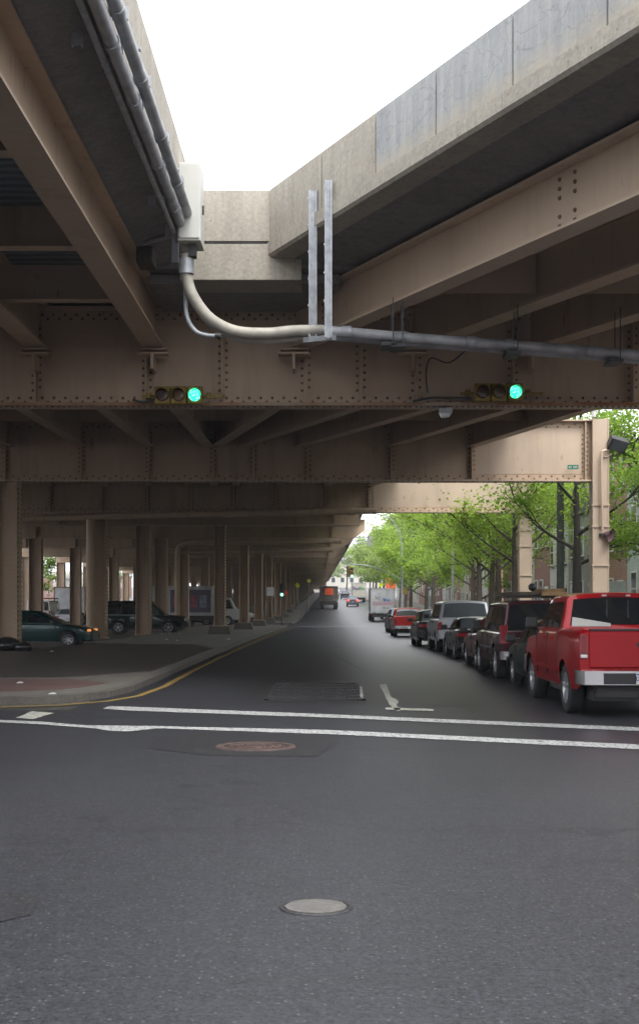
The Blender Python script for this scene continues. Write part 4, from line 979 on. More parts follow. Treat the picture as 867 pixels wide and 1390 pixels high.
# 8 old red pickup
s8 = dict(pk, paint='car_oldred', L=4.7, W=1.72, wheels=(1.0,3.7,.33), tw=.2, top=[(0,1.10),(1.6,1.10),(1.75,1.05),(3.2,1.0),(4.4,.93),(4.7,.8)], bed=(.07,1.6), gh=(1.64,1.8,2.75,3.45,1.03,1.50,.20), win=[(1.95,2.9)], doors=1, sill=.36, flare=.01, rb=(.45,.60,'chrome',.13), fb=(.4,.6,'chrome',.1), tl=[(.72,.86,.72,.98,'tail')], hl=[(.5,.8,.7,.85,'clear')], plate=(.52,'FND 4406',1), pp=.14, rearglass='glass_pale', mould=None, mir=.1)
right_car('pickup_truck', 'small old red pickup truck with a chrome bumper, far down the parked row', 'pickup truck', 69.2, 3.88, s8)
# 9 dark car
s9 = dict(s7, paint='car_navycar', plate=(.7,'BTA 5812',1), rb=(.4,.64,'car_navycar',.08), fb=(.3,.6,'car_navycar',.06))
right_car('sedan', 'slate blue car parked just past the small old red pickup', 'car', 80.5, 4.15, s9)

def graffiti(parent, W_, z0, z1, y):
    def rib(pts, w, mat, nm='graffiti'):
        m = MB(); q = bez([(x, y, z) for x, z in pts], 4)
        for i in range(len(q)-1): m.bar(q[i], q[i+1]+(q[i+1]-q[i])*.2, .006, w, up=(0,1,0)) if 0 else m.bar(q[i], q[i+1], w, .006, up=(0,1,0))
        m.build(nm, mat, parent)
    rib([(-.75,z0+1.55),(-.65,z0+1.25),(-.55,z0+1.5),(-.47,z0+1.25),(-.38,z0+1.58)], .035, 'spray_black')
    rib([(-.05,z0+1.55),(-.28,z0+1.5),(-.28,z0+1.2),(-.02,z0+1.2)], .035, 'spray_black'); rib([(-.27,z0+1.37),(-.08,z0+1.38)], .03, 'spray_black')
    rib([(0.15,z0+1.1),(0.05,z0+1.35),(.25,z0+1.3),(.12,z0+1.05),(.4,z0+1.25),(.5,z0+1.05),(.65,z0+1.25),(.8,z0+1.1)], .09, 'spray_blue')
    for k in range(8):
        x = -.95+k*.26; rib([(x,z0+.65),(x+.02,z0+1.0),(x+.14,z0+1.0),(x+.13,z0+.8),(x+.02,z0+.82),(x+.16,z0+.64)], .045, 'spray_pink')
    rib([(.0,z0+.55),(.1,z0+.3),(.2,z0+.5),(.35,z0+.28),(.5,z0+.48),(.6,z0+.3)], .04, 'spray_black')
def box_truck(name, label, loc, rz, Lb, Wd, z0, z1, boxmat, cabmat, group=None, extra=None):
    t = thing(name, label, 'truck', loc, rz, group); h = Wd/2
    MB().box(-h, h, 0, Lb, z0, z1).build('cargo_box', boxmat, t, bevel=.03)
    fr = MB(); 
    for s_ in (-1,1): fr.box(*sorted((s_*(h-.09), s_*(h+.012))), -.03, .06, z0-.05, z1+.01)
    fr.box(-h, h, -.03, .05, z1-.10, z1+.012).box(-h, h, -.04, .06, z0-.14, z0+.02); fr.build('door_frame', 'galv_dark', t)
    MB().box(-h+.1, h-.1, -.012, .02, z0+.03, z1-.11).build('roller_door', boxmat, t)
    MB().box(-h+.25, h-.25, .1, Lb+1.8, .45, z0-.02).build('chassis', 'dark_metal', t)
    MB().box(-h+.1, h-.1, -.14, .0, .45, .58).box(-h+.35,-h+.43,-.1,0,.5,z0).box(h-.43,h-.35,-.1,0,.5,z0).build('rear_bumper', 'dark_metal', t)
    for s_ in (-1,1): MB().box(*sorted((s_*(h-.32), s_*(h-.14))), -.16, -.1, .62, .74).build('tail_lamp', 'tail', t)
    # cab
    m = MB().prism([(Lb+.1,.5),(Lb+2.0,.5),(Lb+2.05,1.25),(Lb+1.75,1.45),(Lb+1.35,2.25),(Lb+.1,2.3)], -h+.18, h-.18, axis='x'); m.build('cab', cabmat, t, bevel=.06)
    for s_ in (-1,1): MB().prism([(Lb+.35,1.4),(Lb+1.55,1.4),(Lb+1.25,2.1),(Lb+.35,2.1)], *sorted((s_*(h-.19), s_*(h-.168))), axis='x').build('cab_window', 'glass', t)
    MB().add([(-h+.3,Lb+1.755,1.5),(h-.3,Lb+1.755,1.5),(h-.3,Lb+1.395,2.2),(-h+.3,Lb+1.395,2.2)], [(0,1,2,3)]).build('windshield', 'glass', t)
    for yy_, nm in ((Lb*.25, 2), (Lb+1.1, 1)):
        for s_ in (-1,1):
            w_ = bpy.data.objects.new('wheel', None); COL.objects.link(w_); w_.parent = t; w_.location = (s_*(h-.22), yy_, .43)
            MB().lathe([(.25,-.19),(.40,-.19),(.43,-.15),(.43,.15),(.40,.19),(.25,.19)], (0,0,0), 'x', 24).build('tyre', 'rubber', w_)
            MB().lathe([(0,s_*.1),(.1,s_*.12),(.24,s_*.08),(.25,s_*.18)], (0,0,0), 'x', 20).build('rim', 'silver_box', w_)
    return t
t = box_truck('box_truck', 'grey box truck with graffiti on its roller door, parked past the crossing', (6.35,134,gz(134)), 0, 5.2, 2.42, 1.0, 3.35, 'silver_box', 'whitecar' if 0 else 'car_whitecar')
graffiti(t, 2.4, 1.0, 3.35, -.02)
t = box_truck('delivery_truck', 'white delivery truck with purple and green lettering in the distance', (6.75,228,gz(228)), 0, 5.5, 2.35, .95, 3.35, 'cream', 'car_whitecar')
text('Fed', .80, 'navy', t, (-.48,-.04,2.35), bold=.015); text('Ex', .80, 'lime', t, (.55,-.04,2.35), bold=.015)
# dump truck
t = thing('dump_truck', 'grimy dump truck seen from behind with an orange panel on its tailgate', 'truck', (1.25,180,gz(180)))
MB().prism([(-1.22,1.15),(1.22,1.15),(1.25,3.1),(-1.25,3.1)], .1, 5.0).build('dump_body', 'dump', t, bevel=.03)
m = MB()
for x in (-1.2,-.4,.4,1.2): m.box(x-.05,x+.05,.0,.1,1.15,3.1)
m.box(-1.25,1.25,-.02,.1,3.0,3.14).box(-1.25,1.25,-.02,.1,1.1,1.25); m.build('tailgate_ribs', 'dump', t)
MB().box(-.55,.62,-.06,-.01,1.95,2.85).build('orange_panel', 'orange', t)
MB().prism([(5.2,.7),(7.2,.7),(7.2,1.7),(6.5,1.8),(6.2,2.7),(5.2,2.8)], -1.1, 1.1, axis='x').build('cab', 'car_blackcar', t, bevel=.05)
MB().box(-.9,.9,.2,7,.6,1.1).build('chassis', 'dark_metal', t)
MB().box(-1.15,1.15,-.1,.0,.7,.9).build('rear_bumper', 'dark_metal', t)
for x in (-1.0,1.0): MB().box(x-.25,x+.25,.2,.25,.3,1.0).build('mud_flap', 'black', t)
for yy_ in (1.0,2.2,6.2):
    for s_ in (-1,1): MB().lathe([(0,-.25),(.5,-.25),(.53,-.2),(.53,.2),(.5,.25),(0,.25)], (s_*.95,yy_,.52), 'x', 20).build('wheel', 'rubber', t)
for s_ in (-1,1): MB().box(s_*.95-.1,s_*.95+.1,-.13,-.09,.74,.86).build('tail_lamp', 'tail', t)
# driving silver-grey car
sg = dict(sd, paint='car_greycar', L=4.4, W=1.78, wheels=(.9,3.5,.31), top=[(0,1.0),(.5,1.02),(3.2,.95),(4.1,.82),(4.4,.7)], gh=(.15,.6,2.5,3.3,.98,1.48,.26), win=[(.7,1.6),(1.7,2.8)], tl=[(.52,.86,.78,.96,'tail_on')], plate=(.62,'CRG 8142',1), rb=(.38,.62,'car_greycar',.08), fb=(.3,.6,'car_greycar',.06), rearglass='glass_pale')
vehicle('hatchback', 'grey blue car with lit brake lamps driving away between the trucks', 'car', (4.9,198,gz(198)), 0, sg)
s_far = dict(sg, paint='car_blackcar', tl=[(.52,.86,.78,.96,'tail')])
for i, (x, y, pn, lab, pt) in enumerate(((5.0,262,'sedan','tiny dark car ahead of the distant delivery truck','car_blackcar'),(2.9,262,'sedan','tiny pale car beyond the dump truck','car_silver'),(3.6,300,'sedan','tiny white car at the far end of the street','car_whitecar'),(7.6,146,'sedan','dark car parked beyond the graffiti truck','car_navycar'),(7.9,156,'sedan','pale car parked second beyond the graffiti truck','car_silver'))):
    vehicle(pn, lab, 'car', (x,y,gz(y)), 0, dict(s_far, paint=pt, tl=[(.5,.8,.78,.92,'tail')]))

# left lot vehicles
gs_ = dict(sd, paint='car_teal', L=4.75, W=1.78, wheels=(1.0,3.85,.33), top=[(0,.97),(.8,1.0),(1.4,.97),(3.4,.93),(4.3,.82),(4.75,.64)], gh=(.6,1.4,2.6,3.6,.94,1.42,.30), win=[(1.4,2.1),(2.2,3.15)], rb=(.36,.6,'car_teal',.08), fb=(.3,.55,'car_teal',.08), hl=[(.62,.86,.64,.73,'amber')], plate=None, spokes=7, hld=.16)
vehicle('sedan', 'dark teal sedan with an amber front lamp, nose out beside the left riveted column', 'car', (-11.25,52.6,0), R(-90), gs_, 'vehicles in the lot under the viaduct')
su = dict(L=4.9, W=1.9, wheels=(.95,3.85,.40), tw=.23, top=[(0,1.1),(3.3,1.1),(4.6,1.04),(4.9,.8)], gh=(.05,.25,2.8,3.6,1.12,1.90,.15), ghw=.95, win=[(.35,1.1),(1.2,1.9),(2.0,2.85)], doors=3, paint='car_dkgreen', sill=.4, rb=(.42,.66,'black',.1), fb=(.42,.66,'black',.1), tl=[(.78,.93,.85,1.1,'tail')], hl=[(.6,.85,.75,.92,'clear')], flare=.04, spokes=5, mould=.6)
t = vehicle('sport_utility', 'dark green sport utility with bright alloy wheels behind the left columns', 'car', (-10.1,77.6,0), R(-90), su, 'vehicles in the lot under the viaduct')
MB().lathe([(0,-.2),(.28,-.2),(.36,-.16),(.36,0),(0,0)], (0,-2.35,1.0), 'y', 24).build('spare_wheel', 'rubber', t)
# white van seen from behind
vn = dict(L=5.2, W=1.98, wheels=(1.2,4.2,.36), top=[(0,1.2),(4.0,1.2),(4.4,1.15),(5.0,1.0),(5.2,.9)], gh=(.02,.08,3.8,4.5,1.18,2.05,.08), ghw=.98, win=[(2.9,3.9)], doors=1, paint='car_vanwhite', rb=(.4,.6,'black',.1), fb=(.4,.6,'black',.08), tl=[(.82,.95,.95,1.25,'tail')], hl=[(.6,.88,.7,.9,'clear')], wtop=.25)
t = vehicle('cargo_van', 'dusty white cargo van with a ladder rack and side windows, in the left lot', 'van', (-22.6,109.6,0), 0, vn, 'vehicles in the lot under the viaduct')
for x in (-.45,.45): MB().box(x-.34,x+.34,-2.61,-2.585,1.25,1.85).build('rear_door_window', 'glass', t, bevel=.02)
for s_ in (-1,1): MB().tube([(s_*.8,-2.4,2.25),(s_*.8,1.2,2.25)], .03, 8).build('rack_rail', 'black', t)
for y_ in (-2.3,-1.2,0,1.1): MB().box(-.85,.85,y_-.03,y_+.03,2.2,2.27).box(-.83,-.79,y_-.03,y_+.03,2.05,2.22).box(.79,.83,y_-.03,y_+.03,2.05,2.22).build('rack_bar', 'black', t)
wh = dict(sd, paint='car_silver', plate=(.66,'GKP 3391',1), rb=(.38,.6,'car_silver',.07), fb=(.3,.55,'car_silver',.06))
vehicle('sedan', 'small pale sedan parked beside the white cargo van in the lot', 'car', (-20.35,108.5,0), 0, wh, 'vehicles in the lot under the viaduct')
t = box_truck('box_truck', 'box truck with pale blue rear door in a tan frame, in the left lot', (-22.15,118,0), 0, 5.5, 2.8, .9, 3.3, 'silver_box', 'car_whitecar', 'vehicles in the lot under the viaduct')
for o in t.children:
    if o.name.startswith('door_frame'): o.data.materials[0] = M['wood']
t = box_truck('box_truck', 'box truck with a colourful advertising panel on its side, in the lot', (-13.4,106.6,0), R(-90), 5.0, 2.3, .85, 3.2, 'silver_box', 'car_whitecar', 'vehicles in the lot under the viaduct')
m = MB().box(1.15,1.165,1.6,4.8,1.1,2.9).build('advert_panel', plain('ad_dark', (.12,.10,.14), .5), t)
for y_, c_ in ((1.8,(.35,.12,.13)),(2.5,(.45,.35,.30)),(3.2,(.30,.10,.14)),(3.9,(.2,.25,.32))):
    MB().box(1.166,1.172,y_,y_+.55,1.4+random.random()*.2,2.3+random.random()*.2).build('advert_figure', plain('ad', c_, .5, 0, .4, 3), m)
wp = dict(su, paint='car_whitecar', tl=[(.78,.93,.85,1.1,'tail')], spokes=6)
vehicle('sport_utility', 'white sport utility facing the street from the side street under the deck', 'car', (-7.75,110,0), R(-90), wp, 'vehicles in the lot under the viaduct')
vehicle('sport_utility', 'second white sport utility just behind the first one near the kerb', 'car', (-8.0,113.5,0), R(-90), wp, 'vehicles in the lot under the viaduct')
t = box_truck('box_truck', 'plain pale box truck far back in the lot left of the advert truck', (-17.5,131,0), R(-60), 5.0, 2.4, .9, 3.2, 'cream', 'car_whitecar', 'vehicles in the lot under the viaduct')

# rubbish by the first column
for i, (x, y, r0, lab) in enumerate(((-10.55,45.0,.42,'larger black rubbish bag slumped against the left riveted column'),(-9.9,44.6,.28,'smaller black rubbish bag in front of the larger one'))):
    m = MB(); n = 14; vs = []; rnd = random.Random(i)
    prof = [(.75,0),(1,.18),(1.02,.4),(.88,.62),(.6,.78),(.3,.86),(.1,.88)]
    for (a, h) in prof:
        for k in range(n): 
            q = a*r0*(1+.14*rnd.uniform(-1,1)); vs.append((x+q*math.cos(k*2*math.pi/n), y+q*math.sin(k*2*math.pi/n), .12+h*r0*1.3))
    fs = [(i_*n+k, i_*n+(k+1) % n, (i_+1)*n+(k+1) % n, (i_+1)*n+k) for i_ in range(len(prof)-1) for k in range(n)]+[tuple(range(6*n, 7*n))]
    m.add(vs, fs, 0, True); tag(m.build('rubbish_bag', 'bag'), lab, 'rubbish bag', 'rubbish at the left column')
lit = [(-8.9,44.2),(-8.6,72.5),(-8.2,72.9),(-7.7,73.2),(-6.9,60),(-6.2,58),(-4.1,60),(-5.9,26.2),(-4.6,22.9)]
for i, (x, y) in enumerate(lit):
    m = MB().add([(x-.05,y-.04,.124),(x+.05,y-.05,.128),(x+.07,y+.04,.14),(x+.0,y+.06,.155),(x-.06,y+.03,.135)], [(0,1,2,3,4)])
    o = m.build('litter_scrap', 'white'); tag(o, 'scrap of pale litter lying on the dark island pavement', 'litter', 'paper litter on the island'); o.modifiers.new('s', 'SOLIDIFY').thickness = .01

# ------------------------------------------------------------------ far signal, street lamp, signs
def vsignal(x, y, z, label, rz=0, lit=True, sc=1.0):
    t = thing('traffic_light', label, 'traffic light', (x,y,z), rz, 'vertical traffic lights down the street'); t.scale = (sc,)*3
    MB().box(-.18,.18,-.12,.12,-.55,.55).build('housing', 'yellow', t, bevel=.02)
    for k in range(3):
        zz = .36-k*.36; MB().lathe([(0,-.14),(.12,-.135),(.14,-.12)], (0,0,zz), 'y', 16).build('lens', ('lens_off','lens_amber','green_core')[k] if lit else 'lens_off', t)
        MB().tube([(-.15,-.12,zz+.02),(-.13,-.3,zz+.06),(0,-.34,zz+.15),(.13,-.3,zz+.06),(.15,-.12,zz+.02)], .02, 6).build('visor', 'black', t)
    return t
t = thing('signal_pole', 'tall galvanised pole with a curved lamp arm and a signal arm over the street', 'street light', (7.73,125,0))
MB().tube([(0,0,0),(0,0,7.6)], [.13,.085], 12).build('pole', 'galv', t); MB().lathe([(.26,0),(.26,.08),(.16,.3),(.13,.32)], (0,0,0), 'z', 12).build('pole_base', 'galv', t)
MB().tube(bez([(0,0,7.3),(-.35,0,8.9),(-1.4,0,10.0),(-3.2,0,10.35)], 6), .05, 8).build('lamp_arm', 'galv', t); MB().box(-3.9,-3.1,-.14,.14,10.25,10.42).build('lamp_head', 'galv', t, bevel=.04)
MB().tube(bez([(0,0,4.0),(-1.2,0,4.7),(-3,0,5.35),(-4.8,0,5.55)], 6), .05, 8).build('signal_arm', 'galv', t)
for z in (3.0,): MB().box(-.15,.5,-.06,.06,z-.3,z+.3).build('control_box', 'yellow', t)
vsignal(3.05,125,4.75, 'yellow traffic light showing green at the tip of the far signal arm', sc=.95)
vsignal(2.72,125.3,4.85, 'yellow traffic light turned sideways beside the green one on the far arm', R(-75), False, .95)
t = thing('signal_post', 'dark post with a green light standing at the left kerb by the side street', 'traffic light', (-3.0,106.2,.12))
MB().tube([(0,0,0),(0,0,2.9)], .06, 8).build('post', 'dark_metal', t); MB().box(-.17,.17,-.12,.12,2.2,3.3).build('housing', 'dark_metal', t, bevel=.02)
MB().lathe([(0,-.14),(.10,-.135),(.12,-.12)], (0,0,2.4), 'y', 16).build('lens', 'green_core', t)
def sign(x, y, z, shape, mat, label, face=None, post=False, h=.3):
    t = thing('road_sign', label, 'sign', (x,y,z), 0)
    if shape == 'dia': pts = [(0,-h*1.4),(h*1.4,0),(0,h*1.4),(-h*1.4,0)]
    else: pts = [(-h,-h*1.2),(h,-h*1.2),(h,h*1.2),(-h,h*1.2)]
    MB().prism(pts, -.01, .01).build('plate', mat, t)
    if face: text(face[0], face[1], face[2], t, (0,-.016,0), sx=.8)
    if post: MB().tube([(0,.05,-z+gz(y)),(0,.05,h)], .035, 6).build('post', 'galv', t)
    return t
sign(-2.45,149-1,gz(148)+3.7,'dia','ped_yellow','yellow diamond crossing sign nearer of two in the column row', ('|',.36,'black'), True, .22)
sign(-1.35,170,gz(170)+3.9,'dia','ped_yellow','yellow diamond crossing sign farther of two in the column row', ('|',.36,'black'), True, .22)
sign(-4.35,117.6,2.9,'sq','white','white notice plate fixed high on a column by the side street', None, False, .32)
sign(-3.35,133.4,2.9,'sq','red_lit','small red sign on a column past the side street', None, False, .2)
sign(7.0,152,gz(152)+3.7,'dia','ped_yellow','yellow diamond sign peeping over the graffiti truck', ('|',.36,'black'), True, .22)
sign(8.0,150,gz(150)+3.75,'sq','orange','orange shop sign above the graffiti truck', None, True, .55)
t = thing('utility_pole', 'slim grey lamp post standing among the trees past the parked cars', 'street light', (9.6,96,.1)); MB().tube([(0,0,0),(0,0,6.5)], .09, 8).build('pole', 'galv_dark', t); MB().box(-.5,.5,-.1,.1,6.4,6.55).build('lamp_head', 'galv', t)
t = thing('utility_pole', 'dark thick wooden pole rising through the foliage left of the beige column', 'utility pole', (9.95,55,.1)); MB().tube([(0,0,0),(0,0,9.5)], [.17,.14], 10).build('pole', plain('green_grey_pole', (.06,.065,.055), .9, 0, .3, 6), t)
t = thing('gantry_sign', 'small steel bracket frame sticking out from the deck edge far along the viaduct', 'bracket', (0,0,0))
for z in (5.9,6.1,6.35): MB().box(2.2,3.7,92,92.06,z,z+.05).build('rail', 'galv', t)
MB().box(3.3,3.5,91.9,92,5.75,6.5).build('box', 'galv', t)

# ------------------------------------------------------------------ trees
def make_tree(seed, H=11, cr=4.2, leafsz=.13, nclump=190, per=42, mats=('bark','leaf'), base=3.6, lean=.3, limbs=9):
    rnd = random.Random(seed); rs = np.random.RandomState(seed)
    tr = MB(); tips = []
    top = Vector((rnd.uniform(-lean,lean), rnd.uniform(-lean,lean), H*.80))
    trunk = bez([(0,0,-.1),(rnd.uniform(-.1,.1),rnd.uniform(-.1,.1),H*.25),(top.x*.5+rnd.uniform(-.15,.15),top.y*.5,H*.5),tuple(top)], 4)
    r0 = .17+.008*H
    tr.tube(trunk, [r0*(1.25 if i == 0 else 1)*(1-.85*i/(len(trunk)-1)) for i in range(len(trunk))], 9)
    def branch(p, d, ln, r, depth):
        q = p.copy(); pts = [q.copy()]; n = 5
        for i in range(n):
            d = (d+Vector((rnd.uniform(-.22,.22),rnd.uniform(-.22,.22),rnd.uniform(-.12,.22)))).normalized(); q = q+d*ln/n; pts.append(q.copy())
            if depth < 2 and i >= 1:
                side = d.cross(Vector((0,0,1))).normalized()*rnd.choice((-1,1))
                branch(q, (d*.7+side*rnd.uniform(.4,.9)+Vector((0,0,rnd.uniform(-.1,.35)))).normalized(), ln*rnd.uniform(.4,.6), r*.5, depth+1)
        tr.tube(pts, [r*(1-.75*i/n) for i in range(n+1)], 6 if depth < 1 else 4, cap=False)
        if depth >= 1: tips.extend(pts[2:])
        else: tips.extend(pts[3:])
    for i in range(limbs):
        f = base/H+(.78-base/H)*i/(limbs-1); k = f*(len(trunk)-1)/.8; k = min(k, len(trunk)-1.01); p = trunk[int(k)].lerp(trunk[int(k)+1], k-int(k))
        a = i*2.4+rnd.uniform(-.4,.4); ln = cr*(1.0-.45*abs((f-.45)/.4))*rnd.uniform(.75,1.1)
        branch(p, Vector((math.cos(a), math.sin(a), .35+.5*f)).normalized(), ln, r0*.42*(1-.5*f), 0)
    for k in range(5): tips.append(top+Vector((rnd.uniform(-1,1),rnd.uniform(-1,1),rnd.uniform(0,H*.16))))
    trunk_me = tr
    c = np.array([tuple(rnd.choice(tips)) for _ in range(nclump)])+rs.normal(0, .28, (nclump,3))
    rad = rs.uniform(.25,.62,nclump)*(cr/4.2)
    pos = np.repeat(c, per, 0)+rs.normal(0, 1, (nclump*per,3))*np.repeat(rad,per)[:,None]*np.array([1,1,.55])
    n = len(pos); nr = rs.normal(0,1,(n,3)); nr[:,2] = np.abs(nr[:,2])+.6; nr /= np.linalg.norm(nr,axis=1)[:,None]
    a = rs.normal(0,1,(n,3)); u = np.cross(nr,a); u /= np.linalg.norm(u,axis=1)[:,None]; w = np.cross(nr,u)
    sz = leafsz*rs.uniform(.6,1.3,n)[:,None]
    v = np.stack([pos-u*sz*.5-w*sz*.12, pos+w*sz*-.42, pos+u*sz*.55, pos+w*sz*.42],1).reshape(-1,3)
    me = bpy.data.meshes.new('crown'); me.vertices.add(4*n); me.vertices.foreach_set('co', v.ravel().astype(np.float32)); me.loops.add(4*n); me.loops.foreach_set('vertex_index', np.arange(4*n,dtype=np.int32))
    me.polygons.add(n); me.polygons.foreach_set('loop_start', np.arange(0,4*n,4,dtype=np.int32)); me.polygons.foreach_set('loop_total', np.full(n,4,dtype=np.int32)); me.update(calc_edges=True); me.materials.append(M[mats[1]])
    t = thing('street_tree', 'x', 'tree')
    tr.build('trunk', mats[0], t, recalc=False)
    o = bpy.data.objects.new('crown', me); COL.objects.link(o); o.parent = t
    return t
protos = {}
def tree(kind, x, y, label, sc=1.0, rz=0, group='trees along the right sidewalk', z=None):
    if kind not in protos:
        a = dict(dark=dict(seed=3, H=11.5, cr=4.4, leafsz=.16, nclump=320, per=30, mats=('bark_dark','leaf_dark'), base=3.6),
                 mid=dict(seed=11, H=11, cr=4.3, leafsz=.18, nclump=260, per=32, mats=('bark','leaf'), base=4.0),
                 mid2=dict(seed=19, H=12, cr=4.6, leafsz=.19, nclump=270, per=30, mats=('bark','leaf'), base=4.2),
                 far=dict(seed=23, H=11.5, cr=4.8, leafsz=.34, nclump=280, per=20, mats=('bark','leaf_far'), base=3.0),
                 lime=dict(seed=31, H=12, cr=5.0, leafsz=.27, nclump=360, per=26, mats=('bark','leaf'), base=2.6))[kind]
        protos[kind] = make_tree(**a); t = protos[kind]
    else: t = copy_tree(protos[kind])
    t.location = (x, y, (gz(y) if z is None else z)+.1); t.rotation_euler.z = R(rz); t.scale = (sc,)*3
    t['label'] = label; t['category'] = 'tree'; t['group'] = group
    return t
tree('dark', 9.85, 50.8, 'dark trunked street tree close behind the tall beige column', .92, 40)
tree('dark', 14.2, 54, 'street tree whose leaves hang at the right picture edge', .95, 190)
tree('mid', 9.3, 63.5, 'slender grey trunked tree beside the second portal column', .85, 80)
tree('mid2', 9.1, 67.8, 'street tree with slanting lower limbs beyond the second portal', .85, 20)
tree('mid', 9.9, 76, 'street tree above the silver capped pickup', .9, 200)
tree('mid2', 10.2, 85, 'street tree above the row between black sedan and old red pickup', .9, 130)
tree('mid', 10.8, 94, 'street tree by the slim grey lamp post', .9, 300)
tree('lime', 12.2, 101, 'bright lime green tree at the corner before the side street', .85, 10)
tree('lime', 10.8, 126, 'bright lime green tree just behind the far signal pole', .98, 100)
tree('lime', 11.2, 140, 'bright green tree behind the graffiti truck', .95, 220)
for i, (x, y, s_) in enumerate(((10.5,154,1),(10.8,168,.95),(11,182,.9),(11,198,1),(11.2,216,.95),(11.5,236,1),(11.8,258,.95),(12,284,1),(12.5,312,1),(13,345,1))):
    tree('far', x, y, f'{ORD[i]} hazy tree beyond the graffiti truck on the right side', s_, 47*i, 'hazy trees far along the street')
for i, (x, y, s_) in enumerate(((-31,120,.8),(-32,142,.85),(-31,206,.9))):
    tree('far', x, y, f'{ORD[i]} tree from the left past the viaduct, seen under the deck', s_, 61*i, 'trees beyond the left edge of the viaduct')
for i, (x, y, s_) in enumerate(((2,430,1.1),(9,440,1.2),(-6,450,1.1),(-14,440,1.0),(18,420,1.2),(26,430,1.1))):
    tree('far', x, y, f'{ORD[i]} pale tree of the clump closing the street end', s_, 33*i, 'pale trees closing the far end')
for i, (x, y, s_) in enumerate(((17,47,1.05),(17.5,74,1.0),(20,92,1.0))):
    tree('mid2', x, y, f'{("nearest","middle","farthest")[i]} garden tree rising between the houses at right', s_, 90*i+30, 'garden trees among the houses')

# ------------------------------------------------------------------ houses
def house(x, y0, y1, h, mat, label, face=-1, depth=9, floors=2, roof='flat', name='row_house', group='houses along the right side', stoop=True, detail=True):
    t = thing(name, label, 'house', (x,(y0+y1)/2,gz((y0+y1)/2)), 0, group); w = (y1-y0)/2-.02
    xa, xb = sorted((0, -face*depth))
    MB().box(xa, xb, -w, w, -.5, h).build('wall', mat, t)
    f = face
    if roof == 'flat': MB().box(*sorted((f*.22,-f*.4)), -w-.03, w+.03, h-.25, h+.35).box(*sorted((f*.14,-f*.3)), -w, w, h-.45, h-.25).build('cornice', 'frame_white', t)
    else: MB().prism([(-w-.2,h),(w+.2,h),(0,h+2.2)], xa-.2, xb+.2, axis='x').build('roof', 'dark_metal', t)
    n = 3 if w > 2.8 else 2; fh = (h-.8)/floors
    for fl in range(floors):
        for k in range(n):
            yc = -w+(k+.5)*2*w/n; zc = .9+fl*fh+fh*.45
            if fl == 0 and k == 0:
                d = MB().box(*sorted((f*.05,-f*.05)), yc-.5, yc+.5, .5, 2.65).build('door', 'door', t); MB().box(*sorted((f*.08,f*.04)), yc-.6, yc+.6, 2.65, 2.85).build('lintel', 'frame_white', d)
                if stoop:
                    s_ = MB()
                    for q in range(3): s_.box(*sorted((f*.06,f*(.4+.3*(3-q)))), yc-.7, yc+.7, -.2 if q == 0 else q*.17, (q+1)*.17)
                    s_.build('stoop', 'kerb', t)
                continue
            fr = MB().box(*sorted((f*.07,-f*.02)), yc-.52, yc+.52, zc-.80, zc+.80).build('window', 'frame_white', t)
            MB().box(*sorted((f*.078,f*.02)), yc-.44, yc+.44, zc-.72, zc-.03).box(*sorted((f*.078,f*.02)), yc-.44, yc+.44, zc+.03, zc+.72).build('pane', 'win', fr)
            MB().box(*sorted((f*.14,-f*.01)), yc-.58, yc+.58, zc-.9, zc-.81).build('sill', 'kerb', fr)
    return t
HX = 14.2
hs = [(36,44,8.6,'side_white','white clapboard house at the right edge','flat',2),(44,52,9.5,'brick2','dark red brick house behind the nearest leaves','flat',3),(52,61.5,7.5,'side_green','pale green clapboard house beside the orange brick one','gable',2),(61.5,68,9.4,'brick','orange brick house right of the tall beige column','flat',3),(68,76,6.6,'side_grey','low grey shingled house between the tree trunks','gable',2),
      (76,82,9.0,'side_white','white sided house behind the second portal column','flat',3),(82,88,8.0,'brick2','red brick house behind the silver capped pickup','flat',2),(88,95,9.6,'side_cream','cream sided house before the side street corner','flat',3),(95,103,8.6,'brick','brick corner house at the side street','flat',2)]
for y0, y1, h, mt, lab, rf, fl in hs: house(HX, y0, y1, h, mt, lab, roof=rf, floors=fl)
y = 121; i = 0
for w_, h, mt in ((9,9.5,'brick'),(8,8.5,'side_white'),(8,10,'brick2'),(9,9,'side_cream'),(10,11,'brick'),(12,10,'side_white'),(12,12,'brick2'),(14,10,'side_grey'),(16,13,'brick'),(18,11,'side_cream'),(20,13,'brick2'),(24,12,'side_white')):
    house(HX+2.2, y, y+w_, h, mt, f'{ORD[i]} building past the side street on the right, half hidden by trees', floors=3, stoop=False, group='far buildings on the right'); y += w_+.1; i += 1
y = 60
for i, (w_, h, mt) in enumerate(((18,4.6,'brick2'),(16,4.2,'side_white'),(20,4.8,'brick'),(16,4.2,'side_cream'),(18,5.2,'pinkwall'),(18,4.2,'side_white'),(22,5,'pinkwall'),(22,4.4,'side_white'),(26,5,'side_cream'),(30,5,'brick'))):
    house(-40, y, y+w_, h, mt, f'{ORD[i]} building from the camera along the far side of the left lot', face=1, floors=1, stoop=False, group='buildings beyond the left lot'); y += w_+2
for i, (x, w_, h, mt) in enumerate(((-50,22,9,'brick2'),(-27,18,8,'side_white'),(-8,20,10,'brick'),(13,22,9,'brick2'),(36,24,8,'side_grey'))):
    hb = house(-78, 0, w_, h, mt, f'{ORD[i]} building from the left across the junction behind the viewpoint', face=1, floors=2, stoop=False, group='buildings behind the viewpoint'); hb.location = (x+w_/2, -78, 0); hb.rotation_euler.z = R(90)
t = thing('apartment_block', 'pale apartment block with rows of windows closing the far street end', 'building', (15,520,gz(520)))
MB().box(-16,22,0,14,0,13).build('wall', 'cream', t)
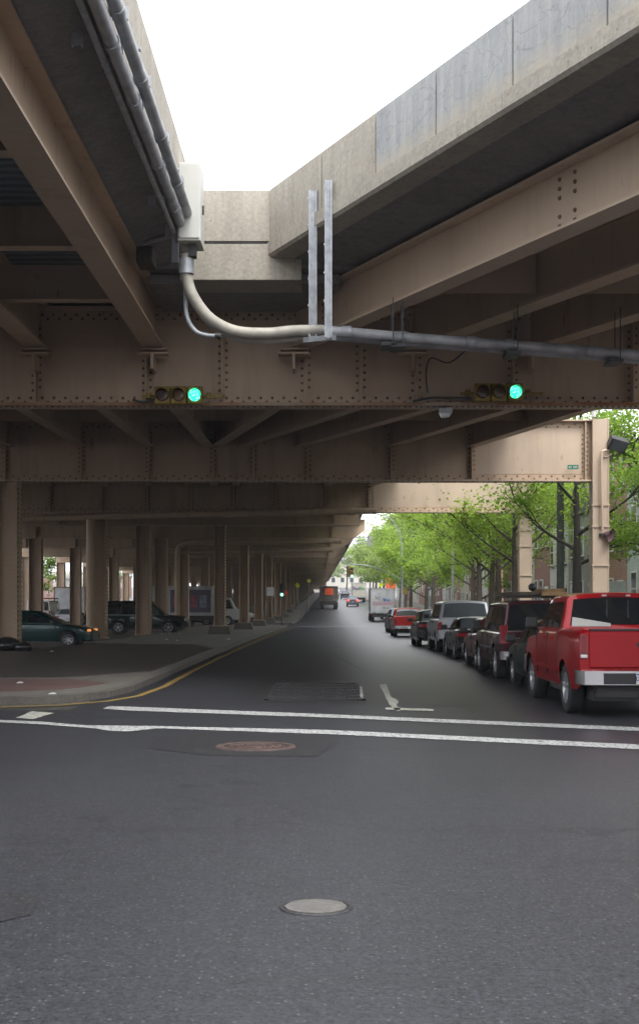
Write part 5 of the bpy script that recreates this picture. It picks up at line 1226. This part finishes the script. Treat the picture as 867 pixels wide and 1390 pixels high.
for r_i in range(3):
    for k in range(10):
        f_ = MB().box(-14+k*3.6,-12.4+k*3.6,-.08,0,2+r_i*3.6,4+r_i*3.6).build('window', 'frame_white', t); MB().box(-13.9+k*3.6,-12.5+k*3.6,-.1,-.05,2.1+r_i*3.6,3.9+r_i*3.6).build('pane', 'win', f_)
t = thing('apartment_block', 'brown block at the far left street end behind pale trees', 'building', (-26,500,gz(500)))
MB().box(-18,16,0,14,0,16).build('wall', 'brick2', t)
for r_i in range(4):
    for k in range(9): MB().box(-16+k*3.6,-14.4+k*3.6,-.08,0,2+r_i*3.5,4+r_i*3.5).build('window', 'win', t)
# fences
t = thing('picket_fence', 'grey vertical board fence in front of the shingled house', 'fence', (12.9,68,.1))
m = MB()
for k in range(44): m.box(-.02,.02,-4+k*.18,-4+k*.18+.14,0,1.5+.05*(k % 2))
m.build('boards', 'fence', t); MB().box(.02,.06,-4,4,.3,.4).box(.02,.06,-4,4,1.1,1.2).build('rails', 'fence', t)
t = thing('gate_panel', 'pale upright gate panel beside the foot of the beige column', 'gate', (11.6,52,.1)); MB().box(-.35,.35,-.03,.03,0,2.5).build('panel', 'side_green', t); MB().box(-.42,-.36,-.05,.05,0,2.8).build('post', 'dark_metal', t)
t = thing('lot_fence', 'low grey fence along the far side of the left lot', 'fence', (-29,100,0))
m = MB()
for k in range(60): m.box(-.03,.03,-60+k*3,-60+k*3+.06,0,1.8)
m.build('posts', 'galv_dark', t); MB().box(-.02,.02,-60,120,1.7,1.76).box(-.02,.02,-60,120,.2,.26).build('rails', 'galv_dark', t)

# seat every empty that was left at the world origin at the foot of its own thing
bpy.context.view_layer.update()
for o in list(bpy.data.objects):
    if o.type == 'EMPTY' and not o.parent and o.location.length < 1e-6:
        pts = [ch.matrix_world @ Vector(c) for ch in o.children_recursive if ch.type == 'MESH' for c in ch.bound_box]
        if not pts: continue
        lo = [min(p[i] for p in pts) for i in range(3)]; hi = [max(p[i] for p in pts) for i in range(3)]
        base = Vector(((lo[0]+hi[0])/2, (lo[1]+hi[1])/2, lo[2])); o.location = base
        for ch in o.children: ch.location = ch.location-base

# ------------------------------------------------------------------ light, air, camera
w = bpy.data.worlds.new('World'); SC.world = w; w.use_nodes = True; t = w.node_tree
bg = t.nodes['Background']; sky = t.nodes.new('ShaderNodeTexSky'); sky.sky_type = 'NISHITA'; sky.sun_disc = False
SUN_EL, SUN_AZ = 58, 155
sky.sun_elevation = R(SUN_EL); sky.sun_rotation = R(SUN_AZ); sky.air_density = 1.0; sky.dust_density = 5.0; sky.ozone_density = 1.0
hs_ = t.nodes.new('ShaderNodeHueSaturation'); hs_.inputs['Saturation'].default_value = .12; hs_.inputs['Value'].default_value = 1.0
L(t, sky.outputs[0], hs_.inputs['Color'])
mx = t.nodes.new('ShaderNodeMix'); mx.data_type = 'RGBA'; mx.inputs['Factor'].default_value = .6; mx.inputs['B'].default_value = (9.6,9.8,10.4,1)
L(t, hs_.outputs[0], mx.inputs['A']); L(t, mx.outputs['Result'], bg.inputs['Color']); bg.inputs['Strength'].default_value = .12
sl = bpy.data.lights.new('sun', 'SUN'); sl.energy = .8; sl.angle = R(25); sl.color = (1,.97,.93)
so = bpy.data.objects.new('sun', sl); COL.objects.link(so)
az = R(SUN_AZ); el = R(SUN_EL); dv = Vector((math.sin(az)*math.cos(el), math.cos(az)*math.cos(el), math.sin(el)))
so.rotation_euler = (-dv).to_track_quat('-Z', 'Y').to_euler(); so.location = (0,0,40)
HAZE = .00035
if HAZE:
    hz = MB().box(-120, 120, -45, 700, -3, 30).build('haze', 'white'); hz.data.materials.clear()
    hm = bpy.data.materials.new('haze_air'); hm.use_nodes = True; ht = hm.node_tree; ht.nodes.clear()
    ho = ht.nodes.new('ShaderNodeOutputMaterial'); hv = ht.nodes.new('ShaderNodeVolumePrincipled'); hv.inputs['Density'].default_value = HAZE; hv.inputs['Color'].default_value = (.9,.93,1,1); hv.inputs['Anisotropy'].default_value = .2
    ht.links.new(hv.outputs[0], ho.inputs['Volume']); hz.data.materials.append(hm); tag(hz, 'thin pale haze hanging over the street', kind='stuff')
cam = bpy.data.cameras.new('camera'); co = bpy.data.objects.new('camera', cam); COL.objects.link(co); SC.camera = co
co.location = (0,0,EYE); co.rotation_euler = (R(90),0,0)
cam.sensor_fit = 'VERTICAL'; cam.sensor_height = 36; cam.sensor_width = 36; cam.lens = F/1390*36; cam.shift_y = (HY-695)/1390; cam.shift_x = 0; cam.clip_end = 4000; cam.clip_start = .05
SC.view_settings.view_transform = 'Standard'; SC.view_settings.look = 'None'; SC.view_settings.exposure = 1.48; SC.view_settings.gamma = 1
SC.cycles.caustics_reflective = False; SC.cycles.caustics_refractive = False; SC.cycles.max_bounces = 7; SC.cycles.diffuse_bounces = 4; SC.cycles.volume_bounces = 0; SC.cycles.transparent_max_bounces = 6
